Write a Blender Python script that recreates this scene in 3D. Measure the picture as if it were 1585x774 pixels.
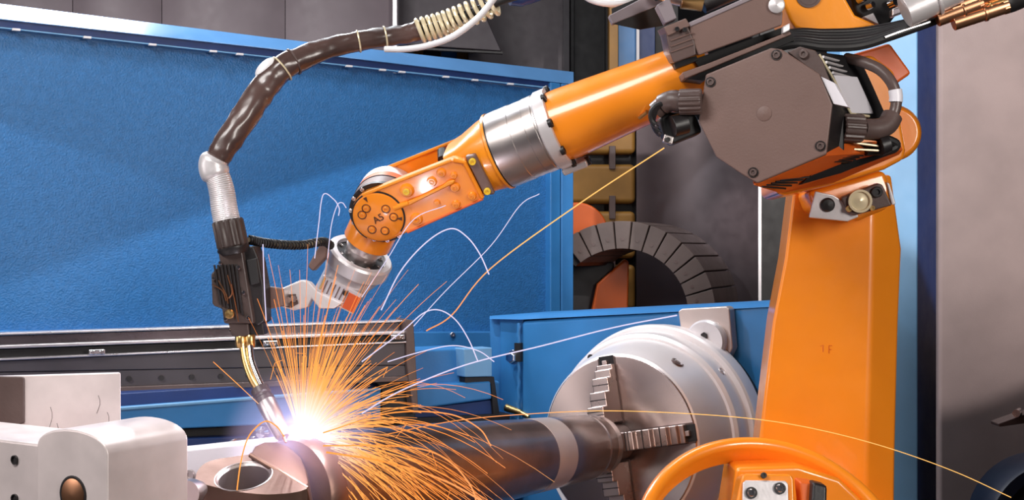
import bpy, bmesh, math, random
from mathutils import Vector as V, Matrix as Mx, Quaternion
for o in list(bpy.data.objects): bpy.data.objects.remove(o, do_unlink=True)
C = bpy.context.scene.collection
SC = bpy.context.scene
PI = math.pi
random.seed(7)
# ------------------------------------------------------------------ camera, world, lights
H = 1.45                      # camera height over the floor
F = 1900.0                    # focal length in pixels of the 1585 x 774 frame
def P(px, py, d): return V(((px-792.5)/F*d, d, H-(py-387.0)/F*d))
cd = bpy.data.cameras.new('camera'); cam = bpy.data.objects.new('camera', cd); C.objects.link(cam)
cam.location = (0, 0, H); cam.rotation_euler = (PI/2, 0, 0)
cd.sensor_width = 36; cd.lens = F/1585*36; cd.clip_start = 0.05; cd.clip_end = 60
SC.camera = cam
SC.view_settings.view_transform = 'Standard'; SC.view_settings.look = 'None'
SC.view_settings.gamma = 1; SC.view_settings.use_curve_mapping = False
SC.view_settings.exposure = 0.1
w = bpy.data.worlds.new('world'); SC.world = w; w.use_nodes = True
w.node_tree.nodes['Background'].inputs[0].default_value = (0.028, 0.025, 0.03, 1)
w.node_tree.nodes['Background'].inputs[1].default_value = 1.0
def aim(o, t):
    o.rotation_euler = (V(t)-o.location).to_track_quat('-Z', 'Y').to_euler()
def area(name, loc, tgt, sx, sy, power, col=(1,1,1)):
    l = bpy.data.lights.new(name, 'AREA'); l.shape = 'RECTANGLE'; l.size = sx; l.size_y = sy; l.energy = power; l.color = col
    o = bpy.data.objects.new(name, l); C.objects.link(o); o.location = loc; aim(o, tgt); return o
def spot(name, loc, tgt, power, ang, blend, rad, col=(1,1,1)):
    l = bpy.data.lights.new(name, 'SPOT'); l.energy = power; l.spot_size = math.radians(ang); l.spot_blend = blend
    l.shadow_soft_size = rad; l.color = col
    o = bpy.data.objects.new(name, l); C.objects.link(o); o.location = loc; aim(o, tgt); return o
area('key_softbox', (-1.3, 0.5, 3.0), (0.1, 2.3, 1.35), 1.2, 0.8, 48, (1, 0.96, 0.93))
area('right_softbox', (1.7, -0.3, 2.0), (0.6, 2.4, 1.3), 0.7, 1.0, 42, (1, 0.94, 0.88))
area('ceiling_softbox', (0.2, 2.9, 3.6), (0.1, 3.0, 0.9), 1.2, 0.6, 22, (0.98, 0.97, 1))
area('left_softbox', (-2.6, 1.2, 1.7), (-0.5, 2.2, 1.1), 0.6, 1.0, 9, (1, 0.92, 0.92))
def edge_spot(name, loc, tgt, edge, power, col):
    a = (V(tgt)-V(loc)).angle(V(edge)-V(loc)); return spot(name, loc, tgt, power, math.degrees(2*a), .04, .012, col)
def line_spot(name, loc, e0, e1, e2, power, col):
    """spot whose cone edge runs through three points, lighting what lies below them"""
    a, b, c = [(V(p)-V(loc)).normalized() for p in (e0, e1, e2)]
    ax = (b-a).cross(c-a).normalized()
    if ax.dot(a) < 0: ax = -ax
    return spot(name, loc, V(loc)+ax, power, math.degrees(2*ax.angle(a)), .02, .012, col)
def on_panel(px, py):      # point of the long blue panel's plane
    a, b = P(0, 35, 3.14), P(886, 125, 4.02); n = V((b.y-a.y, a.x-b.x, 0)).normalized(); d = P(px, py, 1)-V((0, 0, H)); o = V((0, 0, H))
    return o+d*((a-o).dot(n)/d.dot(n))
line_spot('panel_spot', (-2.1, 2.1, 2.3), on_panel(0, 180), on_panel(165, 241), on_panel(330, 310), 55, (0.85, 0.93, 1))
line_spot('panel_spot_right', (-0.45, 2.8, 2.5), on_panel(60, 388), on_panel(370, 285), on_panel(740, 180), 42, (0.85, 0.93, 1))
spot('panel_spot_upper', (-0.9, 0.3, 2.8), P(330, 190, 3.5), 12, 60, 0.6, 0.1, (0.9, 0.95, 1))
edge_spot('cabinet_spot', (1.5, 1.2, 2.9), P(1480, 60, 3.4), P(1450, 525, 3.25), 165, (1, 0.94, 0.92)).data.spot_blend = .12
spot('backdrop_spot', (-1.6, 2.4, 3.2), P(200, 20, 4.0), 75, 60, 0.6, 0.2, (1, 0.95, 0.97))
area('rail_softbox', (-1.35, 3.55, 3.0), (-1.3, 3.2, 1.8), 0.9, 0.5, 32, (1, 0.97, 1))
spot('guard_spot', (0.62, 4.05, 1.85), P(1150, 340, 4.6), 26, 30, 1.0, 0.05, (1, 0.9, 0.9))
WELD = P(468, 686, 1.99)
pl = bpy.data.lights.new('arc_light', 'POINT'); pl.energy = 2.2; pl.color = (0.9, 0.88, 1.0); pl.shadow_soft_size = 0.012
po = bpy.data.objects.new('arc_light', pl); C.objects.link(po); po.location = WELD + V((0.045, -0.085, 0.075))

# ------------------------------------------------------------------ helpers
WLOC = {}
def tag(o, label, cat=None, group=None, kind=None):
    if label: o['label'] = label
    if cat: o['category'] = cat
    if group: o['group'] = group
    if kind: o['kind'] = kind
    return o
def thing(name, label, cat, loc, group=None):
    o = bpy.data.objects.new(name, None); C.objects.link(o); o.location = loc; o.empty_display_size = .05
    WLOC[o] = V(loc); return tag(o, label, cat, group)
class Plane:
    def __init__(s, p, n): s.p = V(p); s.n = V(n).normalized()
    def at(s, px, py, off=0.0):
        d = P(px, py, 1)-V((0, 0, H)); q = s.p - s.n*off
        return V((0, 0, H)) + d*((q-V((0, 0, H))).dot(s.n)/d.dot(s.n))
    def pts(s, l, off=0.0): return [s.at(x, y, off) for x, y in l]
def basis(z, x=None):
    z = V(z).normalized()
    if x is None: x = V((0, 0, 1)) if abs(z.z) < .9 else V((1, 0, 0))
    x = V(x); x = (x-z*x.dot(z)).normalized(); y = z.cross(x)
    return x, y, z
def mat4(o, z, x=None):
    a, b, c = basis(z, x)
    m = Mx((a, b, c)).transposed().to_4x4(); m.translation = V(o); return m
class MB:
    def __init__(s): s.v = []; s.f = []
    def add(s, vs, fs):
        k = len(s.v); s.v += [V(p) for p in vs]; s.f += [tuple(i+k for i in f) for f in fs]; return s
    def prism(s, pts, vec, pts2=None):
        n = len(pts); vec = V(vec) if pts2 is None else None
        b = [V(p)+vec for p in pts] if pts2 is None else pts2
        fs = [tuple(range(n)), tuple(range(2*n-1, n-1, -1))]
        fs += [((i+1) % n, i, n+i, n+(i+1) % n) for i in range(n)]
        return s.add(list(pts)+list(b), fs)
    def box(s, c, X, Y, Z):
        c, X, Y, Z = V(c), V(X)/2, V(Y)/2, V(Z)/2
        vs = [c+X*i+Y*j+Z*k for i, j, k in ((-1,-1,-1),(1,-1,-1),(1,1,-1),(-1,1,-1),(-1,-1,1),(1,-1,1),(1,1,1),(-1,1,1))]
        return s.add(vs, [(0,3,2,1),(4,5,6,7),(0,1,5,4),(1,2,6,5),(2,3,7,6),(3,0,4,7)])
    def wbox(s, x0, x1, y0, y1, z0, z1):
        return s.box(((x0+x1)/2, (y0+y1)/2, (z0+z1)/2), (x1-x0, 0, 0), (0, y1-y0, 0), (0, 0, z1-z0))
    def lathe(s, prof, m, seg=32, cap=True, a0=0, a1=2*PI):
        full = abs(a1-a0-2*PI) < 1e-6; n = seg if full else seg+1
        vs = []; fs = []
        for r, z in prof:
            for i in range(n):
                t = a0+(a1-a0)*i/seg; vs.append(m @ V((r*math.cos(t), r*math.sin(t), z)))
        for j in range(len(prof)-1):
            for i in range(n if full else n-1):
                k = (i+1) % n; fs.append((j*n+i, j*n+k, (j+1)*n+k, (j+1)*n+i))
        if cap and full:
            if prof[0][0] > 1e-6: fs.append(tuple(range(n-1, -1, -1)))
            if prof[-1][0] > 1e-6: fs.append(tuple((len(prof)-1)*n+i for i in range(n)))
        return s.add(vs, fs)
    def cyl(s, p0, p1, r0, r1=None, seg=24):
        p0, p1 = V(p0), V(p1); L = (p1-p0).length
        return s.lathe([(r0, 0), (r0 if r1 is None else r1, L)], mat4(p0, p1-p0), seg)
    def tube(s, pts, r, seg=10, closed=False, wob=None):
        pts = [V(p) for p in pts]; n = len(pts)
        rs = r if isinstance(r, (list, tuple)) else [r]*n
        t0 = (pts[1]-pts[0]).normalized(); x, y, z = basis(t0)
        vs = []; fs = []
        for i, p in enumerate(pts):
            if closed: t = (pts[(i+1) % n]-pts[i-1]).normalized()
            else: t = (pts[min(i+1, n-1)]-pts[max(i-1, 0)]).normalized()
            x = (x-t*x.dot(t)).normalized(); y = t.cross(x)
            for j in range(seg):
                a = 2*PI*j/seg; rr = rs[i]*(1 if wob is None else wob(i, j))
                vs.append(p+(x*math.cos(a)+y*math.sin(a))*rr)
        for i in range(n if closed else n-1):
            k = (i+1) % n
            for j in range(seg): l = (j+1) % seg; fs.append((i*seg+j, i*seg+l, k*seg+l, k*seg+j))
        if not closed: fs += [tuple(range(seg-1, -1, -1)), tuple((n-1)*seg+j for j in range(seg))]
        return s.add(vs, fs)
    def build(s, name, m, parent=None, bevel=0, seg=2, label=None, origin=None, sharp=35, fixn=True):
        o0 = WLOC[parent] if parent is not None else V((0, 0, 0))
        o1 = V(origin) if origin is not None else (o0 if parent is not None else sum(s.v, V())/len(s.v))
        me = bpy.data.meshes.new(name); me.from_pydata([tuple(p-o1) for p in s.v], [], s.f)
        if fixn:
            bm = bmesh.new(); bm.from_mesh(me); bmesh.ops.recalc_face_normals(bm, faces=bm.faces); bm.to_mesh(me); bm.free()
        me.shade_smooth(); me.set_sharp_from_angle(angle=math.radians(sharp))
        me.materials.append(m)
        o = bpy.data.objects.new(name, me); C.objects.link(o)
        if parent is not None: o.parent = parent
        o.location = o1-o0; WLOC[o] = o1
        if bevel:
            b = o.modifiers.new('bevel', 'BEVEL'); b.width = bevel; b.segments = seg; b.limit_method = 'ANGLE'; b.angle_limit = math.radians(38); b.harden_normals = True
        if label: o['label'] = label
        return o
def put(name, me, m4, parent=None, label=None, mat=None):
    o = bpy.data.objects.new(name, me); C.objects.link(o)
    if parent is not None: o.parent = parent; WLOC[o] = WLOC[parent]; m4 = Mx.Translation(-WLOC[parent]) @ m4
    o.matrix_basis = m4
    if parent is None: WLOC[o] = m4.translation.copy()
    if label: o['label'] = label
    return o
def cut(o, mb):
    """cut a solid out of a part"""
    c = mb.build('cutter', o.data.materials[0])
    b = o.modifiers.new('cut', 'BOOLEAN'); b.operation = 'DIFFERENCE'; b.object = c; b.solver = 'EXACT'
    for i in range(len(o.modifiers)-1): pass
    o.modifiers.move(len(o.modifiers)-1, 0)
    bpy.context.view_layer.update()
    tmp = [m for m in o.modifiers if m.type != 'BOOLEAN']
    for m in tmp: m.show_viewport = False
    bpy.context.view_layer.update()
    me = bpy.data.meshes.new_from_object(o.evaluated_get(bpy.context.evaluated_depsgraph_get()))
    for m in tmp: m.show_viewport = True
    o.modifiers.remove(b); o.data = me; bpy.data.objects.remove(c, do_unlink=True)
    me.shade_smooth(); me.set_sharp_from_angle(angle=math.radians(35))
def curve(pts, n=8):
    """Catmull-Rom through the points"""
    pts = [V(p) for p in pts]; q = [pts[0]*2-pts[1]]+pts+[pts[-1]*2-pts[-2]]; out = []
    for i in range(1, len(q)-2):
        for k in range(n):
            t = k/n; a, b, c, d = q[i-1:i+3]
            out.append(0.5*((2*b)+(c-a)*t+(2*a-5*b+4*c-d)*t*t+(3*b-a-3*c+d)*t**3))
    return out+[pts[-1]]
# ------------------------------------------------------------------ materials
def mat(name, col, rough=.5, metal=0, bump=0, bscale=60, var=.08, vscale=8, coat=0, rvar=.1, aniso=0, spec=.5, col2=None):
    m = bpy.data.materials.new(name); m.use_nodes = True; nt = m.node_tree; N = nt.nodes; L = nt.links
    b = N['Principled BSDF']; tc = N.new('ShaderNodeTexCoord')
    n1 = N.new('ShaderNodeTexNoise'); n1.inputs['Scale'].default_value = vscale; n1.inputs['Detail'].default_value = 6
    L.new(tc.outputs['Object'], n1.inputs['Vector'])
    cr = N.new('ShaderNodeValToRGB'); L.new(n1.outputs[0], cr.inputs[0])
    c2 = col2 or tuple(c*(1-var*2) for c in col)
    cr.color_ramp.elements[0].position = .3; cr.color_ramp.elements[0].color = (*c2, 1)
    cr.color_ramp.elements[1].position = .7; cr.color_ramp.elements[1].color = (*[min(1, c*(1+var)) for c in col], 1)
    L.new(cr.outputs[0], b.inputs['Base Color'])
    mr = N.new('ShaderNodeMapRange'); mr.inputs[3].default_value = max(.02, rough-rvar); mr.inputs[4].default_value = min(1, rough+rvar)
    n2 = N.new('ShaderNodeTexNoise'); n2.inputs['Scale'].default_value = vscale*3; L.new(tc.outputs['Object'], n2.inputs['Vector'])
    L.new(n2.outputs[0], mr.inputs[0]); L.new(mr.outputs[0], b.inputs['Roughness'])
    b.inputs['Metallic'].default_value = metal; b.inputs['Coat Weight'].default_value = coat; b.inputs['Coat Roughness'].default_value = .12
    b.inputs['Specular IOR Level'].default_value = spec
    if bump:
        n3 = N.new('ShaderNodeTexNoise'); n3.inputs['Scale'].default_value = bscale; n3.inputs['Detail'].default_value = 3
        L.new(tc.outputs['Object'], n3.inputs['Vector'])
        bp = N.new('ShaderNodeBump'); bp.inputs['Strength'].default_value = bump; bp.inputs['Distance'].default_value = .002
        L.new(n3.outputs[0], bp.inputs['Height']); L.new(bp.outputs[0], b.inputs['Normal'])
    if aniso:
        b.inputs['Anisotropic'].default_value = aniso
        tg = N.new('ShaderNodeTangent'); tg.direction_type = 'RADIAL'; tg.axis = 'Z'; L.new(tg.outputs[0], b.inputs['Tangent'])
    return m
def emis(name, col, st):
    m = bpy.data.materials.new(name); m.use_nodes = True; nt = m.node_tree; nt.nodes.remove(nt.nodes['Principled BSDF'])
    e = nt.nodes.new('ShaderNodeEmission'); e.inputs[0].default_value = (*col, 1); e.inputs[1].default_value = st
    nt.links.new(e.outputs[0], nt.nodes['Material Output'].inputs[0]); return m
M = dict(
 blue=mat('blue_hammer_paint', (.030, .165, .41), .36, bump=1.0, bscale=190, var=.07, vscale=60, rvar=.08),
 blue2=mat('blue_gloss_paint', (.035, .20, .48), .35, bump=.06, bscale=90, var=.06, coat=.2),
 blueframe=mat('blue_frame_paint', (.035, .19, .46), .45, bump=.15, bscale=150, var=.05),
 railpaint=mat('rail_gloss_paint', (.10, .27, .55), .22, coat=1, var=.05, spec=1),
 jaw=mat('jaw_steel', (.50, .41, .385), .3, metal=.9, var=.06),
 band=mat('ground_band_steel', (.60, .50, .46), .35, metal=.5, var=.06),
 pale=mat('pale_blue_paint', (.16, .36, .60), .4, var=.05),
 drum=mat('drum_dark_blue', (.008, .012, .03), .5),
 navy=mat('navy_paint', (.012, .04, .16), .45, var=.1),
 orange=mat('orange_robot_paint', (1.0, .29, .014), .33, bump=.05, bscale=120, var=.04, coat=.8),
 orange2=mat('yellow_orange_cast_paint', (.95, .31, .012), .36, bump=.15, bscale=70, var=.06, coat=.25),
 black=mat('black_plastic', (.016, .013, .014), .42, bump=.1, bscale=200, var=.2),
 rubber=mat('black_rubber', (.012, .011, .012), .55, var=.2),
 brown=mat('dark_anodised_cover', (.185, .112, .095), .48, bump=.12, bscale=260, var=.06),
 brown2=mat('dark_cast_cover', (.115, .075, .068), .4, bump=.15, bscale=160, var=.12),
 steel=mat('machined_steel', (.74, .67, .65), .33, metal=1, bump=.03, bscale=300, var=.05, rvar=.06),
 turned=mat('turned_steel', (.47, .385, .36), .27, metal=1, aniso=.9, var=0, rvar=0),
 chrome=mat('bright_chrome', (.82, .80, .80), .14, metal=1, var=.03, rvar=.05),
 cast=mat('cast_aluminium', (.80, .76, .77), .38, metal=.45, bump=.15, bscale=90, var=.05),
 ground=mat('ground_steel', (.80, .70, .685), .36, metal=.25, bump=.06, bscale=60, var=.07, vscale=14),
 turned_lit=mat('turned_steel_lit', (.88, .82, .81), .36, metal=.3, var=.03, rvar=.03),  # brighter copy of the chuck steel, lit look put into the colour
 torch=mat('torch_plastic', (.062, .043, .039), .38, bump=.12, bscale=200, var=.1),
 shaft=mat('blued_steel_tube', (.27, .185, .16), .34, metal=.8, bump=.12, bscale=180, var=.2, coat=.7),
 forged=mat('forged_brown_steel', (.20, .115, .088), .42, metal=.7, bump=.15, bscale=120, var=.08),
 brass=mat('brass', (.85, .55, .22), .3, metal=1),
 copper=mat('copper_fitting', (.72, .36, .20), .32, metal=1, var=.15),
 sleeve=mat('dark_leather_sleeve', (.095, .055, .048), .30, bump=.2, bscale=30, var=.3, coat=.3),
 white=mat('white_plastic_hose', (.80, .78, .80), .35, var=.04),
 label=mat('white_label', (.85, .82, .88), .4, var=.03),
 spring=mat('yellowed_spring', (.84, .72, .48), .3, metal=.2, var=.1),
 mauve=mat('mauve_grey_sheet', (.26, .215, .235), .5, bump=.05, var=.05),
 mauve2=mat('mauve_grey_cabinet_paint', (.36, .27, .255), .5, bump=.15, bscale=200, var=.06),
 char=mat('charcoal_sheet', (.075, .06, .07), .5, var=.06),
 satin=mat('satin_dark_sheet', (.095, .075, .08), .34, metal=.7, var=.04),
 char2=mat('charcoal_sheet_dark', (.05, .042, .05), .5, var=.06),
 ochre=mat('ochre_paint', (.36, .18, .035), .5, var=.12),
 redor=mat('deep_orange_paint', (.75, .13, .015), .45, var=.06),
 yellow=mat('yellow_cap', (.95, .62, .03), .35),
 lip=mat('bright_rail_edge', (.62, .57, .58), .3, metal=.8, var=.04),
 gunmetal=mat('rail_profile_metal', (.12, .10, .11), .28, metal=.8, var=.1),
 railface=mat('rail_cover_sheet', (.085, .075, .085), .4, metal=.3, var=.1),
 chain=mat('chain_link_plastic', (.12, .085, .075), .55, bump=.15, bscale=120, var=.12),
 floor=mat('sealed_concrete', (.10, .095, .09), .5, bump=.1, bscale=12, var=.15, vscale=2),
 wall=mat('hall_wall_paint', (.05, .05, .055), .7, var=.05, vscale=2),
 decal=mat('dark_print', (.10, .03, .01), .5),
 sticker=mat('red_orange_sticker', (.9, .14, .03), .4),
)
# hex socket screw, shared mesh, head outwards along +Z, unit radius
def screw_mesh(name, m, hs=.6):
    b = MB(); I = Mx.Identity(4)
    b.lathe([(1, -.3), (1, hs-.12), (.88, hs), (.52, hs), (.52, hs-.35), (.0, hs-.35)], I, 14, cap=False)
    o = b.build(name, m, origin=(0, 0, 0), fixn=True); me = o.data; bpy.data.objects.remove(o, do_unlink=True); return me
SCR = {k: screw_mesh('screw_'+k, M[k]) for k in ('steel', 'black', 'brown2', 'orange2', 'brass', 'yellow', 'chrome')}
def screw(p, n, r, k='steel', parent=None, name='screw', label=None):
    return put(name, SCR[k], mat4(p, n) @ Mx.Scale(r, 4), parent, label)
def hexbolt_mb(p, n, r, h):
    b = MB(); m = mat4(p, n); b.lathe([(r, 0), (r, h*.85), (r*.85, h)], m, 6); b.lathe([(r*1.25, -h*.1), (r*1.25, h*.15)], m, 20); return b

# ------------------------------------------------------------------ the hall
b = MB(); b.wbox(-6, 7, -3, 8.2, -.1, 0); o = b.build('floor', M['floor']); tag(o, 'dark sealed concrete floor of the hall', kind='structure')
b = MB(); b.wbox(-6, 7, 8, 8.2, 0, 4.6); o = b.build('wall_back', M['wall']); tag(o, 'dark back wall of the hall', kind='structure')
b = MB(); b.wbox(6.8, 7, -3, 8.2, 0, 4.6); o = b.build('wall_right', M['wall']); tag(o, 'dark right wall of the hall', kind='structure')

b = MB(); b.wbox(1.12, 2.6, 2.35, 2.45, 0, 1.46); o = b.build('shade_wall', M['rubber']); tag(o, 'low black wall added out of view to shade the cabinet', kind='structure')  # unseen wall, added to keep the right softbox off the cabinet's lower part
# pale partition of grey sheets, top left
t = thing('partition_screen', 'mauve grey sheet partition behind the long blue panel', 'partition', V((P(300, 387, 5.2).x, 5.2, 0)))
edges = [(-260, 4.9), (-75, 5.0), (112, 5.1), (250, 5.2), (441, 5.3), (610, 5.4)]
for i in range(len(edges)-1):
    (xa, da), (xb, db) = edges[i], edges[i+1]
    A = P(xa+1, 0, da); B = P(xb, 0, db); A.z = B.z = .02
    d = (B-A); n = V((d.y, -d.x, 0)).normalized()
    top = 2.9; ring = []
    K = 10
    for k in range(K+1):
        s = k/K; ring.append(A+d*s+n*(.05*math.sin(PI*s)**.8))
    bk = [q-n*.02 for q in ring]
    poly = ring+bk[::-1]
    b = MB(); b.prism(poly, (0, 0, top)); b.build('sheet_panel', M['mauve'], t, sharp=50)
b = MB(); A = P(611, 0, 5.38); b.wbox(A.x-.004, A.x+.014, 5.33, 5.42, 0, 2.95); b.build('edge_strip', M['cast'], t, label='bright metal edge strip')
b = MB(); A = P(-260, 0, 4.9); Bq = P(610, 0, 5.4); b.prism([V((A.x, 4.95, .01)), V((Bq.x, 5.45, .01)), V((Bq.x, 5.5, .01)), V((A.x, 5.0, .01))], (0, 0, .12)); b.build('foot_rail', M['black'], t)

# hanging charcoal box and charcoal sheet behind
t = thing('control_housing', 'charcoal housing with slanted side hanging above the blue panel', 'housing', (P(690, 387, 5.5).x, 5.6, 0))
pn = Plane(P(700, 40, 5.5), (0, -1, 0))
b = MB(); b.prism(pn.pts([(613, -160), (745, -160), (754, 30), (776, 79), (640, 70), (613, 68)]), (0, .03, 0)); b.build('housing_body', M['char'], t, .004)
b = MB(); b.prism(pn.pts([(613, 71), (640, 73), (778, 80), (778, 83), (640, 76), (613, 74)], -.002), (0, .03, 0)); b.build('bottom_edge', M['black'], t)
b = MB(); a = P(620, 0, 5.7); b.wbox(a.x-.06, a.x, 5.53, 5.6, 0, 2.4); b.build('support_post', M['black'], t)
t = thing('charcoal_partition', 'tall charcoal sheet partition between hanging housing and black cabinet', 'partition', (P(800, 387, 5.9).x, 5.9, 0))
a = P(725, 0, 5.85); c = P(881, 0, 5.85)
b = MB(); b.wbox(a.x, c.x, 5.85, 5.9, 0, 3.0); b.build('sheet', M['char'], t, .004)
b = MB(); b.wbox(c.x-.03, c.x, 5.83, 5.86, 0, 3.0); b.build('edge_strip', M['char2'], t)
t = thing('black_cabinet', 'tall black cabinet above the right end of the blue panel', 'cabinet', (P(912, 387, 6).x, 6.1, 0))
a = P(882, 0, 5.95); c = P(943, 0, 5.95)
b = MB(); b.wbox(a.x, c.x, 5.95, 6.4, 0, 3.1); b.build('cabinet_body', M['black'], t, .006)
b = MB(); b.wbox(a.x+.02, c.x-.02, 5.94, 5.955, .1, 3.0); b.build('door', M['rubber'], t, .003)
# small colour strips seen under the housing
def post(name, label, x0, x1, d, m, top=2.6, depth=.08):
    a = P(x0, 0, d); c = P(x1, 0, d); b = MB(); b.wbox(a.x, c.x, d, d+depth, 0, top)
    o = b.build(name, m, None, .003, origin=((a.x+c.x)/2, d, 0)); return tag(o, label, 'post')
post('blue_post', 'narrow blue post seen under the hanging charcoal housing', 683, 707, 6.2, M['blue2'])
post('ochre_post', 'narrow ochre post right of blue one under hanging housing', 707, 724, 6.2, M['ochre'])
post('ochre_post', 'short ochre strip left under the hanging charcoal housing', 640, 655, 6.2, M['ochre'])
post('grey_post', 'dark grey blue post between ochre strip and blue post', 655, 681, 6.25, M['char2'])
post('ochre_post', 'upright ochre post above the orange arm tube, left of blue panel', 943, 957, 5.0, M['ochre'], 2.7)
t = thing('machine_column', 'upright blue and navy machine column behind the arm tube', 'column', (P(985, 387, 5.2).x, 5.2, 0))
for nm, x0, x1, m, yy in (('blue_face', 957, 985, M['blue2'], 5.1), ('white_edge', 985, 990, M['white'], 5.08), ('navy_face', 990, 1014, M['navy'], 5.12), ('dark_face', 1014, 1050, M['rubber'], 5.16)):
    a = P(x0, 0, yy); c = P(x1, 0, yy); b = MB(); b.wbox(a.x, c.x, yy, 5.6, 0, 2.8); b.build(nm, m, t, .002)
# ochre container stack
t = thing('container_stack', 'stack of ochre containers with black gaps right of blue panel', 'containers', (P(930, 387, 5.2).x, 4.9, 0))
for (y0, y1) in ((160, 238), (254, 315), (327, 400), (410, 480), (490, 560), (570, 640)):
    a = P(868, y1, 4.75); c = P(984, y0, 4.75)
    b = MB(); b.wbox(a.x, c.x, 4.75, 5.02, a.z, c.z); b.build('container', M['ochre'], t, .02, 3)
    b = MB(); e = P(948, y1, 4.74); b.wbox(e.x-.012, e.x+.012, 4.74, 4.78, a.z-.06, a.z+.03); b.build('catch', M['brown2'], t, .002)
a = P(862, 0, 4.8); c = P(986, 0, 4.8); z1 = P(0, 150, 4.8).z
b = MB(); b.wbox(a.x, c.x, 4.81, 5.0, 0, z1); b.build('rack_core', M['rubber'], t)
# grey curved sheet with bright edge
t = thing('curved_guard_sheet', 'dark curved sheet with bright right edge behind cable chain', 'guard', (P(1070, 387, 4.7).x, 4.7, 0))
ring = []
for k in range(17):
    s = k/16; p = P(985+176*s, 0, 4.75); p.z = 0; p.y -= .16*s**2.5; ring.append(p)
b = MB(); b.prism(ring+[q+V((0, .015, 0)) for q in ring[::-1]], (0, 0, 1.95)); b.build('sheet', M['satin'], t, sharp=50)
q = ring[-1]; b = MB(); b.wbox(q.x-.001, q.x+.01, q.y-.006, q.y+.02, 0, 1.95); b.build('edge_bead', M['cast'], t)
t = thing('black_machine_housing', 'black machine housing between guard sheet and orange robot tower', 'housing', (P(1230, 387, 4.9).x, 4.9, 0))
a = P(1163, 0, 4.8); c = P(1450, 0, 4.8); b = MB(); b.wbox(a.x, c.x, 4.8, 5.4, 0, 2.6); b.build('body', M['rubber'], t, .01)
b = MB(); b.wbox(a.x+.03, a.x+.4, 4.79, 4.81, .4, 2.4); b.build('door', M['black'], t, .004)

# energy chain
CC = P(962, 488, 4.15); px = 4.15/F
t = thing('energy_chain', 'brown black energy chain looping in a half circle', 'cable chain', (CC.x, 4.3, 0))
ex = V((.14, .33, .0))
for i in range(20):
    a0 = math.radians(128-i*11.2); a1 = math.radians(128-(i+1)*11.2+1.0)
    n = 4; out = [CC+V((math.cos(a0+(a1-a0)*k/n), 0, math.sin(a0+(a1-a0)*k/n)))*(146*px) for k in range(n+1)]
    inn = [CC+V((math.cos(a0+(a1-a0)*k/n), 0, math.sin(a0+(a1-a0)*k/n)))*(103*px) for k in range(n+1)]
    b = MB(); b.prism(out+inn[::-1], ex); lk = b.build('chain_link', M['chain'], t, .002)
    am = (a0+a1)/2; q = CC+V((math.cos(am), 0, math.sin(am)))*(118*px); b = MB(); b.cyl(q+V((0, .002, 0)), q-V((0, .002, 0)), .006, .006, 12); b.build('link_pin', M['brown2'], lk)
b = MB(); o0 = ex*.08
for k in range(24):
    qs = [CC+o0+V((math.cos(a)*r_*px, 0, math.sin(a)*r_*px)) for a, r_ in ((math.radians(135-k*9), 141), (math.radians(126-k*9), 141), (math.radians(126-k*9), 107), (math.radians(135-k*9), 107))]
    b.prism(qs, ex*.88)
b.build('chain_core', M['black'], t)
b = MB(); b.wbox(CC.x-.22, CC.x+.45, 4.25, 4.5, 0, CC.z-.17); b.build('support_trough', M['black'], t, .005)
# background robot bits (orange disc)
t = thing('background_robot', 'red orange round robot joint half hidden behind blue panel frame', 'robot', (P(905, 387, 4.5).x, 4.55, 0))
q = P(893, 362, 4.45); b = MB(); b.cyl(q, q+V((.0, .1, 0)), .115, .115, 40); b.build('joint_housing', M['redor'], t, .008)
b = MB(); pn = Plane(P(950, 440, 4.45), (0, -1, 0)); b.prism(pn.pts([(925, 440), (968, 400), (974, 406), (972, 500), (950, 560), (900, 560)]), (0, .06, 0)); b.build('arm_casting', M['redor'], t, .008)
b = MB(); b.wbox(q.x-.1, q.x+.14, 4.5, 4.7, 0, q.z-.1); b.build('pedestal', M['rubber'], t, .01)

# right column, navy and pale blue
d = 3.05
t = thing('blue_column', 'pale blue upright column with navy side behind the robot tower', 'column', (P(1400, 387, d).x, d+.1, 0))
a, c, e = P(1300, 0, d), P(1421, 0, d), P(1449, 0, d+.14)
b = MB(); b.prism([V((a.x, d, 0)), V((c.x, d, 0)), V((c.x+.01, d+.13, 0)), V((a.x, d+.13, 0))], (0, 0, 2.3)); b.build('front_face', M['pale'], t, .005)
b = MB(); b.prism([V((c.x+.002, d+.012, 0)), V((e.x, d+.14, 0)), V((e.x, d+.2, 0)), V((c.x+.002, d+.2, 0))], (0, 0, 2.3)); b.build('side_face', M['navy'], t, .003)
# right cabinet
d = 3.6
t = thing('grey_cabinet', 'large mauve grey metal cabinet at the right edge', 'cabinet', (P(1560, 387, d).x, d+.3, 0))
a = P(1453, 0, d); c = P(1760, 0, d)
b = MB(); b.wbox(a.x, c.x, d, d+.7, .08, 2.7); b.build('door_sheet', M['mauve2'], t, .012, 3)
b = MB(); b.wbox(a.x+.02, c.x-.02, d+.03, d+.68, 0, .08); b.build('plinth', M['black'], t)
pn = Plane(P(1560, 650, 2.9), (0, -1, 0))
t = thing('pipe_fitting', 'small bright pipe fitting on a dark arm at the right edge', 'fitting', (P(1590, 387, 2.95).x, 2.95, 0))
b = MB(); b.prism(pn.pts([(1545, 656), (1590, 640), (1640, 630), (1640, 650), (1590, 655), (1547, 661)]), (0, .05, 0)); b.build('arm', M['brown2'], t, .002)
b = MB(); b.cyl(P(1573, 640, 2.88), P(1578, 636, 2.95), .009, .007, 16); b.build('nozzle', M['chrome'], t)
a = P(1620, 640, 2.93); b = MB(); b.wbox(a.x-.02, a.x+.02, 2.92, 2.97, 0, a.z); b.build('stand', M['rubber'], t, .003)
t = thing('blue_drum', 'dark blue drum rim at the lower right corner', 'drum', (P(1640, 387, 2.7).x, 2.75, 0))
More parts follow.
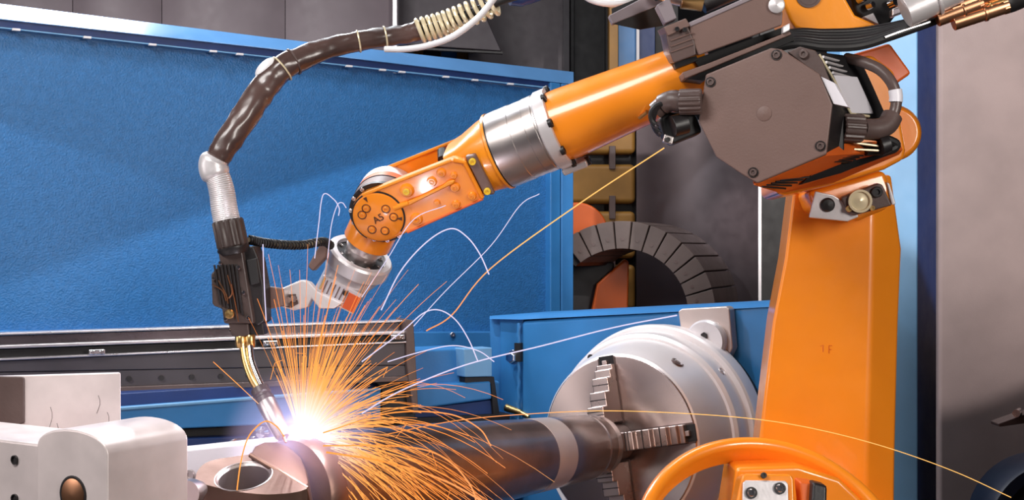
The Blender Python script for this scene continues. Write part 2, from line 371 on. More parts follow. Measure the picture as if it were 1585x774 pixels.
q = P(1640, 825, 2.7); b = MB(); b.lathe([(.13, 0), (.155, .0), (.16, .01), (.16, .12), (.13, .12), (.13, 0)], mat4(q, (0, 1, 0)), 48, cap=False); b.build('rim', M['drum'], t)
b = MB(); b.cyl(q+V((0, .02, 0)), q+V((0, .1, 0)), .131, .131, 40); b.build('drum_disc', M['rubber'], t)
b = MB(); b.wbox(q.x-.06, q.x+.06, 2.72, 2.8, 0, q.z-.1); b.build('drum_foot', M['rubber'], t)

# ------------------------------------------------------------------ the long blue panel
PA = P(0, 35, 3.14); PB = P(886, 125, 4.02)
pdir = V((PB.x-PA.x, PB.y-PA.y, 0)).normalized(); pn = V((pdir.y, -pdir.x, 0))
PP = Plane(V((PA.x, PA.y, 1)), pn)
t = thing('machine_guard_panel', 'long blue hammer finish guard panel with pale lit top rail', 'panel', V(((PA.x+PB.x)/2, (PA.y+PB.y)/2, 0)))
back = -pn
TL = PP.at(-420, -14); TR = PP.at(888, 132); 
def pv(px, z): q = PP.at(px, 387); return V((q.x, q.y, z))
ztop = PP.at(300, 70).z
# sheet recessed behind the frame
z_low = .75
b = MB(); b.prism([PP.at(-420, -2, .03), PP.at(872, 142, .03), V((PP.at(872, 142, .03).x, PP.at(872, 142, .03).y, z_low)), V((PP.at(-420, 0, .03).x, PP.at(-420, 0, .03).y, z_low))], back*.006); b.build('panel_sheet', M['blue'], t)
# top rail: bright front band (y 8..35 at left, 112..135 at right)
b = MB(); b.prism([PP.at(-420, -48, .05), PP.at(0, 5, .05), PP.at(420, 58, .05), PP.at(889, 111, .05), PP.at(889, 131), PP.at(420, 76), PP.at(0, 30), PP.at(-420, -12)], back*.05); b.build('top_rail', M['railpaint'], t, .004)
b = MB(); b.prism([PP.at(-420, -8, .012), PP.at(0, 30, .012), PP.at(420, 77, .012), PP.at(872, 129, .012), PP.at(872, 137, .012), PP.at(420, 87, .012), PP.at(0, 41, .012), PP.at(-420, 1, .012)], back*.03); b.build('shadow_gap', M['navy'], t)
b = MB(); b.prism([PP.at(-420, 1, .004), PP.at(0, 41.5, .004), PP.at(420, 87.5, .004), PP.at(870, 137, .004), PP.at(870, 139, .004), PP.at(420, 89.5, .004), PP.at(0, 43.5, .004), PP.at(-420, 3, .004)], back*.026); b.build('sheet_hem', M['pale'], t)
for x in (-60, 25, 135, 236, 330, 371, 540, 592, 622, 690, 735, 790):
    y = 42+(x/870)*95.5; q = PP.at(x, y+1.5, .0); b = MB(); b.box(q, pdir*.02, pn*.012, (0, 0, .006)); b.build('clip', M['white'], t, .001)
b = MB(); b.prism([PP.at(852, 127), PP.at(868, 129), PP.at(868, 530), PP.at(852, 530)], back*.04); b.build('inner_post', M['blue2'], t, .004)
b = MB(); b.prism([PP.at(869, 129), PP.at(888, 131), PP.at(888, 545), PP.at(869, 543)], back*.05); b.build('outer_post', M['blueframe'], t, .004)
b = MB(); b.prism([PP.at(-420, 520), PP.at(0, 512), PP.at(640, 514), PP.at(870, 513), PP.at(870, 545), PP.at(640, 560), PP.at(-420, 600)], back*.05); b.build('bottom_rail', M['blueframe'], t, .004)
for x in (600, 700, 763):
    q = PP.at(x, 518, -.002); screw(q, pn, .008, 'steel', t)
for x in (-380, 300, 860):
    q = PP.at(x, 560, .03); b = MB(); b.wbox(q.x-.03, q.x+.03, q.y-.02, q.y+.02, 0, q.z+.05); b.build('leg', M['blueframe'], t, .003)

# ------------------------------------------------------------------ linear rail in front of the panel
R0 = P(-300, 540, 2.55); R1 = P(638, 525, 3.05)
rd = V((R1.x-R0.x, R1.y-R0.y, 0)).normalized(); rn = V((rd.y, -rd.x, 0))
RP = Plane(V((R0.x, R0.y, 1)), rn); rb = -rn
t = thing('linear_rail', 'long dark linear rail with bright edges below the blue panel', 'rail', V(((R0.x+R1.x)/2, (R0.y+R1.y)/2, 0)))
def band(y0l, y1l, y0r, y1r, off, dep, m, name, xr=636, bev=.002, xl=-300):
    f = lambda yl, yr, x: yl+(yr-yl)*x/636.0
    b = MB(); b.prism([RP.at(xl, f(y0l, y0r, xl), off), RP.at(xr, f(y0l, y0r, xr), off), RP.at(xr, f(y1l, y1r, xr), off), RP.at(xl, f(y1l, y1r, xl), off)], rb*dep)
    return b.build(name, m, t, bev)
band(516, 519, 495.5, 498.5, .02, .05, M['lip'], 'upper_lip')
band(520, 535, 499, 512, .03, .04, M['gunmetal'], 'upper_groove')
band(535, 540, 512, 517, .0, .06, M['lip'], 'guide_bar', bev=.003)
band(541, 554, 518, 527, .02, .04, M['rubber'], 'lower_groove')
band(555, 558.5, 528, 531, -.01, .05, M['lip'], 'cover_lip')
band(559, 576, 531, 565, .0, .05, M['railface'], 'cover_sheet')
band(576, 606, 565, 582, .004, .05, M['railface'], 'cover_skirt')
band(606, 616, 582, 590, -.006, .05, M['brown2'], 'lower_lip', xl=-300)
for x in (200, 250, 297, 342, 385, 430, 500, 560):
    f = 592-(x/636.)*18; b = MB(); q = RP.at(x, f, -.0); b.cyl(q, q+rn*.003, .006, .006, 12); b.build('rail_bolt', M['black'], t)
for x, y in ((150, 545), (418, 531), (615, 522)):
    q = RP.at(x, y, -.012); b = MB(); b.box(q, rd*.035, rn*.012, (0, 0, .012)); cl = b.build('clamp', M['chrome'], t, .002)
    screw(q+rn*.006-rd*.008, rn, .005, 'chrome', cl); screw(q+rn*.006+rd*.01, rn, .005, 'chrome', cl)
q0 = RP.at(637, 495, 0); b = MB(); b.prism([RP.at(629, 494, -.012), RP.at(640, 496, -.012), RP.at(644, 560, -.012), RP.at(648, 640, -.012), RP.at(640, 640, -.012), RP.at(629, 560, -.012)], rb*.09); b.build('end_plate', M['brown2'], t, .002)
b = MB(); b.prism([RP.at(560, 578, .03), RP.at(637, 574, .03), RP.at(645, 655, .03), RP.at(590, 655, .03), RP.at(590, 600, .03)], rb*.06); b.build('carrier_block', M['rubber'], t, .004)
for x in (-200, 500):
    q = RP.at(x, 600, .05); b = MB(); b.wbox(q.x-.03, q.x+.03, q.y-.03, q.y+.03, 0, q.z+.02); b.build('support_leg', M['rubber'], t, .003)

# blue bed beams under the rail
B0 = P(100, 640, 2.62); B1 = P(800, 620, 3.25)
bd = V((B1.x-B0.x, B1.y-B0.y, 0)).normalized(); bn = V((bd.y, -bd.x, 0)); BP = Plane(V((B0.x, B0.y, 1)), bn)
t = thing('machine_bed', 'blue painted machine bed beams running under the rail', 'machine bed', V(((B0.x+B1.x)/2, (B0.y+B1.y)/2, 0)))
b = MB(); b.prism([BP.at(-300, 640, .05), BP.at(597, 583, .05), BP.at(592, 606, .05), BP.at(-300, 670, .05)], -bn*.08); b.build('upper_beam', M['navy'], t, .003)
b = MB(); b.prism([BP.at(-300, 667), BP.at(187, 633), BP.at(590, 602), BP.at(590, 650), BP.at(187, 668), BP.at(-300, 690)], -bn*.12); b.build('front_beam', M['blue2'], t, .004)
b = MB(); b.prism([BP.at(-300, 664, -.004), BP.at(187, 631, -.004), BP.at(590, 600.5, -.004), BP.at(590, 604, -.004), BP.at(187, 635, -.004), BP.at(-300, 669, -.004)], -bn*.02); b.build('beam_edge', M['pale'], t, .001)
b = MB(); b.prism([BP.at(-300, 690, .05), BP.at(187, 668, .05), BP.at(790, 640, .05), BP.at(790, 660, .05), BP.at(187, 684, .05), BP.at(-300, 705, .05)], -bn*.12); b.build('beam_groove', M['rubber'], t, .003)
b = MB(); b.prism([BP.at(-300, 700, .02), BP.at(187, 682, .02), BP.at(790, 660, .02), BP.at(790, 900, .02), BP.at(-300, 1000, .02)], -bn*.2); b.build('lower_beam', M['navy'], t, .004)
for x in (-200, 300, 760):
    q = BP.at(x, 860, .1); b = MB(); b.wbox(q.x-.04, q.x+.04, q.y-.04, q.y+.04, 0, q.z+.03); b.build('foot', M['navy'], t, .003)
# small bright fitting left of the torch nozzle
t = thing('cable_lug', 'small chrome cable lug with bright ball behind the torch nozzle', 'fitting', BP.at(405, 690, -.05))
q = BP.at(405, 672, -.03); b = MB(); b.lathe([(0, -.018), (.012, -.016), (.018, -.005), (.018, .006), (.010, .016), (0, .017)], mat4(q, (0, -1, .2)), 20); b.build('ball_end', M['chrome'], t)
b = MB(); b.tube(curve([q, BP.at(385, 679, -.02), BP.at(365, 680, -.02), BP.at(352, 686, -.02)], 5), .003, 8); b.build('wire', M['chrome'], t)
q2 = BP.at(346, 688, -.015); b = MB(); b.box(q2, bd*.035, bn*.01, (0, 0, .01)); b.build('lug', M['steel'], t, .002)
b = MB(); q3 = BP.at(405, 680, 0); b.cyl(q+V((0, 0, -.01)), BP.at(405, 700, .03), .008, .008, 12); b.build('stud', M['steel'], t)

# ------------------------------------------------------------------ positioner: blue box, chuck, shaft
CH = P(957, 684, 2.85); LE = P(474, 762, 1.99)
N = (CH-LE).normalized()                       # shaft axis, away from the camera
Nh = V((N.x, N.y, 0)).normalized(); Rr = V((Nh.y, -Nh.x, 0))
t = thing('positioner_housing', 'blue welded housing that carries the round chuck', 'housing', V((CH.x, CH.y, 0))+Nh*.42)
HP = Plane(CH+Nh*.27, -Nh)
def hp(x, y, o=0): return HP.at(x, y, o)
b = MB(); b.prism([hp(806, 497), hp(1300, 464), hp(1300, 1100), hp(806, 1100)], Nh*.3); b.build('front_housing', M['blue2'], t, .012, 3)
b = MB(); b.prism([hp(757, 491, .03), hp(806, 489, .03), hp(812, 1050, .03), hp(770, 1050, .03)], Nh*.25); b.build('side_flange', M['blueframe'], t, .004)
b = MB(); b.prism([hp(773, 492, .02), hp(810, 490, .02), hp(812, 1050, .02), hp(783, 1050, .02)], Nh*.1); b.build('side_plate', M['blue2'], t, .004)
b = MB(); b.tube([hp(803+.6*math.sin(k*1.7), 500+k*6, -.001) for k in range(26)], [.0045+.0012*(k % 2) for k in range(26)], 8); b.build('weld_seam', M['blue2'], t)
b = MB(); b.prism([hp(757, 489, .02), hp(1300, 462, .02), hp(1300, 470, -.005), hp(806, 495, -.005), hp(757, 494, .0)], Nh*.3); b.build('top_flange', M['blueframe'], t, .003)
q = hp(795, 553, -.004); b = hexbolt_mb(q, -Nh, .016, .02); b.build('hex_bolt', M['chrome'], t, .001)
b = MB(); b.box(hp(804, 545, .0), Rr*.02, Nh*.02, (0, 0, .05)); b.build('bolt_slot', M['rubber'], t)
q = hp(783, 631, -.004)
b = MB(); b.cyl(q, q+Rr*.05+V((0, 0, -.01)), .011, .008, 14); b.cyl(q+Rr*.045+V((0, 0, -.008)), q+Rr*.075+V((0, 0, -.02)), .006, .006, 12); b.build('grease_fitting', M['brass'], t, .001)
zb = hp(900, 1100).z; b = MB(); c0 = CH+Nh*.43; b.box(V((c0.x, c0.y, zb/2)), Rr*.5, Nh*.25, (0, 0, zb)); b.build('pedestal', M['navy'], t, .01)
# bracket with disc, top right of chuck
b = MB(); b.prism([hp(1049, 482, -.035), hp(1055, 478, -.035), hp(1124, 474, -.035), hp(1129, 478, -.035), hp(1134, 538, -.035), hp(1126, 556, -.035), hp(1060, 556, -.035)], Nh*.032); br = b.build('roller_bracket', M['band'], t, .004)
q = hp(1095, 528, -.038); m4 = mat4(q, -Nh)
b = MB(); b.lathe([(.052, -.01), (.052, .012), (.047, .018), (0, .018)], m4, 40); b.build('roller_cap', M['cast'], br)
b = MB(); q = hp(1090, 520, -.058); b.cyl(q, q-Nh*.003, .009, .009, 6); b.build('roller_socket', M['black'], br)
# middle blue castings between rail and housing
MP = Plane(P(700, 600, 3.2), bn)
def mp(l, off=0): return [MP.at(x, y, off) for x, y in l]
t = thing('slide_casting', 'blue stepped slide castings between rail end and positioner housing', 'casting', V((P(700, 600, 3.25).x, 3.3, 0)))
b = MB(); b.prism(mp([(630, 542), (722, 538), (722, 588), (775, 590), (775, 640), (640, 650)], .03), -bn*.1); b.build('slide_body', M['blueframe'], t, .008, 3)
b = MB(); b.prism(mp([(718, 540), (762, 538), (762, 583), (720, 584)], -.012), -bn*.05); b.build('block', M['pale'], t, .003)
b = MB(); b.prism(mp([(640, 598), (760, 590), (762, 618), (644, 634)], -.005), -bn*.05); b.build('slide_lip', M['blue2'], t, .006, 3)
b = MB(); b.prism(mp([(720, 584), (765, 583), (775, 650), (765, 652), (760, 594), (720, 594)], .0), -bn*.06); b.build('gap_shade', M['rubber'], t, .002)  # black solid painting the shadow between the castings
b = MB(); b.prism(mp([(640, 634), (770, 618), (772, 660), (640, 672)], .01), -bn*.06); b.build('recess_shade', M['navy'], t, .002)  # navy solid painting the shadow below the lip
b = MB(); b.prism(mp([(640, 650), (790, 640), (790, 900), (640, 930)], .06), -bn*.06); b.build('lower_casting', M['blueframe'], t, .006)
q = MP.at(700, 900, .09); b = MB(); b.wbox(q.x-.1, q.x+.1, q.y-.02, q.y+.04, 0, q.z+.02); b.build('foot', M['navy'], t)
# white plate with orange screw below the shaft
WP = Plane(CH+Nh*.05+V((0, 0, -.1)), -Nh)
t = thing('clamp_plate', 'white plate with round orange brown screw under the shaft end', 'plate', WP.at(900, 900))
b = MB(); b.prism([WP.at(x, y, .02) for x, y in ((856, 749), (905, 740), (925, 727), (945, 735), (960, 800), (960, 900), (920, 900), (880, 795))], Nh*.03); b.build('plate', M['label'], t, .003)
q = WP.at(897, 759, .02); m4 = mat4(q, -Nh)
b = MB(); b.lathe([(.0175, -.002), (.0175, .006), (.015, .009), (0, .009)], m4, 28); sc = b.build('screw_head', M['copper'], t)
for k in range(3):
    a = math.radians(20+60*k); b = MB(); b.box(q-Nh*.0095, (m4.to_3x3() @ V((math.cos(a), math.sin(a), 0)))*.016, (m4.to_3x3() @ V((-math.sin(a), math.cos(a), 0)))*.002, Nh*.001); b.build('slot', M['black'], sc)

# chuck, turned about its own z axis (pointing to the camera side)
t = thing('lathe_chuck', 'big round steel four-jaw chuck holding the end of the shaft', 'chuck', CH+Nh*.24)
CX = mat4(CH, -N, V((0, 0, 1)))
RX = CX.to_3x3(); up = RX @ V((1, 0, 0)); rt = -(RX @ V((0, 1, 0)))
if rt.x < 0: rt = -rt
IT = Mx.Identity(4)
def chuckpart(name, prof, m, seg=96):
    b = MB(); b.lathe(prof, IT, seg, cap=False); me0 = b.build(name, m, origin=(0, 0, 0), sharp=25); me = me0.data; bpy.data.objects.remove(me0, do_unlink=True)
    return put(name, me, CX, t)
RC = .200
chuckpart('chuck_face', [(.040, -.10), (.040, -.004), (.043, 0), (RC-.003, 0), (RC, -.002)], M['turned'])
chuckpart('chuck_body', [(RC, -.002), (RC+.004, -.006), (RC+.020, -.05), (RC+.036, -.112)], M['turned_lit'])
chuckpart('flange', [(RC+.02, -.110), (.242, -.113), (.250, -.119), (.253, -.128), (.254, -.170)], M['turned_lit'])
chuckpart('back_flange', [(.24, -.168), (.266, -.170), (.271, -.175), (.273, -.182), (.273, -.222), (.1, -.222)], M['turned_lit'])
chuckpart('spindle_collar', [(.262, -.222), (.262, -.268), (.1, -.268)], M['black'], 48)
chuckpart('bore_liner', [(.0405, -.001), (.0405, -.1), (0, -.1)], M['rubber'], 40)
def cdir(deg): a = math.radians(deg); return rt*math.cos(a)+up*math.sin(a)
for ang in (101, 11, -79, 191):
    r = cdir(ang); s = cdir(ang+90)
    b = MB(); b.box(CH+r*.120-N*.0005, r*.155, s*.046, N*.003); sl = b.build('jaw_slot', M['brown2'], t)
    prof = [(.045, 0), (.045, .085), (.085, .085), (.085, .066), (.118, .066), (.118, .046), (.150, .046), (.150, .030), (.168, .030), (.168, .018), (.180, .018), (.180, 0)]
    b = MB(); b.prism([CH+r*(a)-N*h-s*.021 for a, h in prof], s*.042); jw = b.build('jaw', M['jaw'], t, .0025)
    for a in (.066, .074, .1, .134):
        b = MB(); b.box(CH+r*a-N*({.066: .085, .074: .085, .1: .066, .134: .046}[a]), r*.002, s*.0425, N*.002); b.build('tooth_line', M['black'], jw)
    b = MB(); b.box(CH+r*.190-N*.001, r*.021, s*.038, N*.004); b.build('slot_end', M['rubber'], sl)
    b = MB(); b.box(CH+r*.184-N*.006, r*.012, s*.012, N*.016); b.build('jaw_nib', M['jaw'], jw, .001)
for ang, zz, rr, r_, lab in ((58, .06, RC+.0135, .015, None), (42, .150, .2502, .010, None)):
    m4 = mat4(CH+cdir(ang)*(rr+(.010 if zz < .1 else .004))+N*zz, cdir(ang))
    b = MB(); b.lathe([(r_, -.004), (r_, .001), (r_*.8, .001), (r_*.75, -.001), (r_*.45, -.001), (r_*.45, .0012), (0, .0012)], m4, 24); b.build('pinion_socket', M['brown2'] if zz < .1 else M['steel'], t)
p = CH+cdir(128)*(.236)+N*.112; b = MB(); b.cyl(p, p-N*.002, .008, .008, 16); b.build('tapped_hole', M['black'], t)

# shaft
def axis_at(px):
    lo, hi = -.4, 1.6
    for _ in range(50):
        mid = (lo+hi)/2; p = LE+(CH-LE)*mid; x = 792.5+F*p.x/p.y
        if x < px: lo = mid
        else: hi = mid
    return lo
LT = (CH-LE).length
def s_at(px): return axis_at(px)*LT
t = thing('drive_shaft', 'thick dark steel tube clamped in the chuck', 'shaft', LE+(CH-LE)*.5)
mS = mat4(LE, N)
def rad(px, h): p = LE+N*s_at(px); return h*p.y/F
def shaftpart(name, prof, m): b = MB(); b.lathe([(r, z) for r, z in prof], mS, 64); return b.build(name, m, t, sharp=25)
shaftpart('tube', [(.090, 0.0), (.092, .01), (rad(640, 78), s_at(640)), (rad(820, 57.5), s_at(818))], M['shaft'])
shaftpart('ground_band', [(rad(820, 57.5)+.0005, s_at(818)), (rad(845, 55)+.0005, s_at(848))], M['band'])
shaftpart('tube_end', [(rad(848, 55), s_at(848)), (rad(905, 50), s_at(904)), (rad(905, 48.5), s_at(906)), (rad(925, 46.5), s_at(918)), (rad(925, 45), s_at(926)), (rad(935, 34), s_at(934)), (rad(935, 33), s_at(936))], M['shaft'])
shaftpart('collar_line', [(rad(905, 50.3), s_at(902)), (rad(905, 50.5), s_at(903)), (rad(905, 50.3), s_at(904))], M['steel'])
shaftpart('collar_line', [(rad(925, 46.6), s_at(917)), (rad(925, 46.8), s_at(919)), (rad(925, 45.2), s_at(925))], M['steel'])
shaftpart('spigot', [(rad(940, 30), s_at(934)), (rad(950, 28), LT+.03)], M['brown2'])

# ------------------------------------------------------------------ yoke being welded to the shaft
t = thing('joint_yoke', 'brown steel yoke with a big bore being welded to the shaft', 'yoke', P(395, 850, 1.9))
YN = V((-.05, -.36, 1)).normalized(); YP = Plane(P(395, 735, 1.86), YN)
out = curve([YP.at(x, y) for x, y in ((302, 742), (305, 730), (316, 718), (334, 711), (360, 707), (388, 703))], 4)
out += curve([YP.at(x, y) for x, y in ((476, 756), (462, 761), (440, 764), (405, 765), (360, 760), (325, 752), (306, 747))], 4)
b = MB(); low = [p+V((0.0, .01, -.11)) for p in out]; b.prism(out, 0, low)
ey = b.build('yoke_eye', M['forged'], t, .006, 3)
c_ = MB(); cc = YP.at(377, 737); xr_ = (YP.at(420, 742)-cc); yr_ = (YP.at(382, 719)-cc)
rr_ = .041; c_.cyl(cc+YN*.03, cc-YN*.2, rr_, rr_, 40); cut(ey, c_)
b = MB(); b.lathe([(rr_+.0002, -.11), (rr_+.0002, -.004), (rr_+.003, 0.0006), (rr_+.0015, .001), (rr_-.003, -.004), (rr_-.003, -.11), (rr_, -.11)], mat4(cc, YN), 48, cap=False); b.build('bore_ring', M['steel'], t, label='bright machined bore')
b = MB(); q = cc+V((-.038, -.004, -.012)); b.cyl(q, q+V((-.012, .003, -.004)), .005, .005, 12); b.build('grease_hole', M['black'], t)
# shoulder
sh = [P(386, 703, 1.90), P(393, 690, 1.93), P(408, 683, 1.95), P(428, 682, 1.96), P(448, 690, 1.96), P(465, 706, 1.95), P(475, 728, 1.93), P(478, 750, 1.90), P(476, 757, 1.865)]
b = MB(); b.prism(sh, 0, [p+V((.015, .05, -.12)) for p in sh]); b.build('yoke_shoulder', M['forged'], t, .005, 3, sharp=60)
b = MB(); b.tube([P(387, 704, 1.893), P(430, 729.5, 1.876), P(475, 756.5, 1.86)], [.004, .005, .004], 10); b.build('shoulder_rib', M['forged'], t, label='bright rounded edge rib')
b = MB(); b.lathe([(.086, -.035), (.091, -.028), (.0915, -.004), (.089, .004)], mS, 48); b.build('yoke_neck', M['forged'], t)
b = MB(); b.wbox(P(395, 0, 1.9).x-.05, P(395, 0, 1.9).x+.06, 1.88, 1.98, P(0, 860, 1.9).z-.1, P(0, 850, 1.9).z+.02); b.build('lower_fork', M['forged'], t, .01)

# ------------------------------------------------------------------ tailstock
t = thing('tailstock', 'pale ground steel tailstock with rounded top block', 'tailstock', V((P(200, 0, 1.75).x, 1.75, 0)))
Q = P(166, 704, 1.60); TX = V((.50, .866, 0)).normalized(); TW = V((-TX.y, TX.x, 0))
# length so that far end lands on px 291
L_ = .0
for k in range(400):
    p = Q+TX*(k*.001)
    if 792.5+F*p.x/p.y > 291: L_ = k*.001; break
W_ = .0
for k in range(400):
    p = Q+TW*(k*.001)
    if 792.5+F*p.x/p.y < 57: W_ = k*.001; break
prof = [V((0, 0, -.5))+Q, Q]
for k in range(1, 16):
    a = PI*k/16; prof.append(Q+TW*(W_/2*(1-math.cos(a)))+V((0, 0, .028*math.sin(a)**.9)))
prof += [Q+TW*W_, Q+TW*W_+V((0, 0, -.5))]
b = MB(); b.prism(prof, TX*L_); b.build('quill_block', M['ground'], t, .003, 3, sharp=30)
q = Q+TW*(W_*.47)+V((0, 0, -(772-704)*1.63/F)); m4 = mat4(q, -TX)
b = MB(); b.lathe([(.0255, -.002), (.0255, .001), (.024, .0015), (.0215, .001)], m4, 36, cap=False); b.build('plug_ring', M['black'], t)
b = MB(); b.lathe([(.0215, -.002), (.0215, .0015), (.014, .003), (0, .0035)], m4, 32); b.build('plug', M['copper'], t, label='copper coloured round plug')
# left plate
sq = Q+TW*(W_+.004)
b = MB(); b.prism([sq+TX*.015+V((0, 0, .0)), sq+TW*.3+TX*.015+V((0, 0, .0)), sq+TW*.3+TX*.015+V((0, 0, -.5)), sq+TX*.015+V((0, 0, -.5))], TX*.12); sp = b.build('side_block', M['ground'], t, .004)
for py_ in (712, 772):
    pl_ = Plane(sq+TX*.013, -TX); q = pl_.at(22, py_); b = MB(); b.lathe([(.0065, -.002), (.0065, .001), (.005, .001), (.005, -.001), (0, -.001)], mat4(q, -TX), 20); b.build('screw_hole', M['black'], sp)
# upright plate behind with dark window
TP = Plane(P(100, 640, 1.98), V((-.1, -1, 0)))
b = MB(); b.prism([TP.at(x, y) for x, y in ((-260, 590), (187, 577), (189, 1150), (-260, 1150))], V((-.006, .012, 0))); b.build('upright_plate', M['ground'], t, .002)
b = MB(); b.prism([TP.at(x, y, -.004) for x, y in ((-260, 580), (34, 583), (37, 586), (37, 655), (28, 658), (-260, 664))], V((.0, .01, 0))); b.build('window_plate', M['brown2'], t, .003)
for (xx, y0, y1) in ((78, 630, 664), (88, 655, 690), (152, 612, 640), (166, 638, 665)):
    b = MB(); b.tube([TP.at(xx+3*math.sin(k), y0+(y1-y0)*k/4, -.0002) for k in range(5)], .0004, 4); b.build('scratch', M['brown2'], t)
# table strip behind yoke
SPn = Plane(P(350, 720, 2.10), V((-.2, -1, 0)))
b = MB(); b.prism([SPn.at(x, y) for x, y in ((200, 705), (290, 697), (345, 691), (480, 677), (480, 1000), (200, 1050))], V((.003, .06, 0))); b.build('table_edge', M['label'], t, .003)
q = SPn.at(295, 735, -.002); screw(q, SPn.n, .009, 'steel', t)
# centre point pressing on the yoke
b = MB(); q0 = P(288, 765, 1.78); q1 = P(322, 752, 1.86); b.lathe([(.02, 0), (.02, .02), (.012, .05), (.009, .055)], mat4(q0, q1-q0), 32); b.build('centre_point', M['steel'], t)
b = MB(); b.wbox(P(-150, 0, 1.8).x, P(300, 0, 1.9).x, 1.75, 2.12, 0, Q.z-.45); b.build('tailstock_base', M['ground'], t, .01)


# ------------------------------------------------------------------ welding robot
rb_ = V((P(1285, 0, 2.4).x, 2.42, 0))
t = ROB = thing('welding_robot', 'big orange six-axis welding robot with dark octagonal motor covers', 'robot', rb_)
O, K, BK = M['orange'], M['brown'], M['black']
# tower: front facet and right facet
TWR = Plane(P(1280, 500, 2.34), V((-.18, -1, 0)))
tf = TWR.pts([(1231, 290), (1352, 290), (1352, 330), (1347, 560), (1341, 737), (1337, 900), (1150, 900), (1172, 705), (1196, 500)])
fl = Plane(P(1350, 500, 2.335), V((.62, -1, 0)))
b = MB()
l0 = TWR.pts([(1231, 270), (1215, 400), (1196, 500), (1172, 705), (1150, 920)]); r0 = TWR.pts([(1353, 270), (1351, 400), (1348, 500), (1342, 705), (1337, 920)])
e0 = [P(1380, 270, 2.365), P(1396, 385, 2.365), P(1391, 500, 2.365), P(1386, 705, 2.365), P(1383, 920, 2.365)]
bk = [p+V((-.0, .16, 0)) for p in e0]; bl = [p+V((.03, .2, 0)) for p in l0]
vs = []; 
for i in range(5): vs += [l0[i], r0[i], e0[i], bk[i], bl[i]]
fs = [(0, 1, 2, 3, 4), (24, 23, 22, 21, 20)]
for i in range(4):
    for j in range(5): fs.append((i*5+j, i*5+(j+1) % 5, (i+1)*5+(j+1) % 5, (i+1)*5+j))
b.add(vs, fs); b.build('tower_arm', O, t, .008, 3, sharp=12)
for pts in ([(1270, 536), (1274, 534), (1274, 545)], [(1283, 535), (1283, 547)], [(1283, 535), (1288, 535)], [(1283, 541), (1287, 541)]):
    b = MB(); b.tube([TWR.at(x, y, -.0005) for x, y in pts], .0007, 5); b.build('cast_mark', M['redor'], t)
# base ring at the bottom (big round joint casting), open in front
rc = P(1196, 868, 2.02); m4 = mat4(rc, V((.10, -.74, .67)), V((1, 0, 0)))
px_ = 2.02/F
b = MB(); b.lathe([(220*px_, -.03), (220*px_, .010), (215*px_, .018), (208*px_, .020), (201*px_, .018), (197*px_, .010), (195*px_, -.03)], m4, 96, cap=False); b.build('ring_casting', O, t, sharp=50)
b = MB(); b.prism([P(1140, 724, 2.10), P(1236, 722, 2.10), P(1300, 742, 2.10), P(1362, 800, 2.10), P(1362, 980, 2.1), P(1120, 980, 2.1), P(1128, 800, 2.10)], V((0, .12, 0))); b.build('joint_casting', O, t, .008, 3)
HPn = Plane(P(1190, 760, 2.0), V((-.05, -.85, .25)))
b = MB(); b.prism(HPn.pts([(1148, 738), (1155, 733), (1225, 734), (1229, 742), (1232, 830), (1128, 830)], .002), V((0, .05, -.01))); b.build('hub_casting', O, t, .004)
b = MB(); b.prism(HPn.pts([(1150, 748), (1155, 744), (1216, 745), (1220, 749), (1222, 830), (1148, 830)], -.004), V((0, .006, 0))); hub = b.build('hub_plate', M['cast'], t, .002, label='polished metal hub plate')
for x, y in ((1163, 763), (1207, 756)):
    q = HPn.at(x, y, -.006); b = MB(); b.lathe([(.0095, 0), (.0095, .002), (.007, .002), (.007, 0)], mat4(q, HPn.n), 20, cap=False); b.build('screw_recess', BK, hub)
    screw(q, HPn.n, .006, 'chrome', hub)
q = HPn.at(1182, 736, -.002); screw(q, HPn.n, .005, 'black', t)
b = MB(); b.prism(HPn.pts([(1237, 745), (1262, 748), (1268, 830), (1246, 830)], .01), V((0, .04, 0))); b.build('rib', M['redor'], t, .004)
b = MB(); b.prism(HPn.pts([(1258, 746), (1281, 752), (1280, 800), (1254, 800)], -.006), V((0, .03, 0))); b.build('stop_block', BK, t, .005)
b = MB(); b.lathe([(.2, 0), (.24, .02), (.24, .1), (.21, .14), (.21, .45), (.25, .5), (.25, .56)], mat4((rb_.x, 2.45, 0), (0, 0, 1)), 64); b.build('base_pedestal', O, t, .01)
b = MB(); b.box((rb_.x-.02, 2.36, .72), (.36, 0, 0), (0, .36, 0), (0, 0, .45)); b.build('shoulder_casting', O, t, .05, 4)

# upper orange housing: octagonal motor
OCT = Plane(P(1183, 180, 1.99), V((-.42, -1, -.02)))
E = V((.085, .135, -.008))
oc = [(1092, 115), (1193, 74), (1209, 76), (1268, 114), (1288, 162), (1279, 239), (1172, 284), (1148, 270), (1108, 243), (1081, 188)]
b = MB(); b.prism(OCT.pts(oc), OCT.n*-.008); cv = b.build('octagon_cover', K, t, .003)
for x, y in ((1100, 127), (1202, 85), (1270, 226), (1166, 267)):
    q = OCT.at(x, y, -.0005); b = MB(); b.lathe([(.0085, -.001), (.0085, .0012), (.0070, .0012)], mat4(q, OCT.n), 20, cap=False); b.build('screw_seat', BK, cv)
    screw(q, OCT.n, .0062, 'brown2', cv)
q = OCT.at(1183, 176, 0); b = MB(); b.lathe([(.012, -.002), (.012, .0008), (.009, .0016), (0, .002)], mat4(q, OCT.n), 24); b.build('centre_boss', K, cv)
inn = [OCT.at(1183+(x-1183)*.97, 178+(y-178)*.97, .008) for x, y in oc]
big = [p+E for p in inn]
b = MB(); b.prism(inn, 0, big); b.build('motor_body', BK, t, .002)
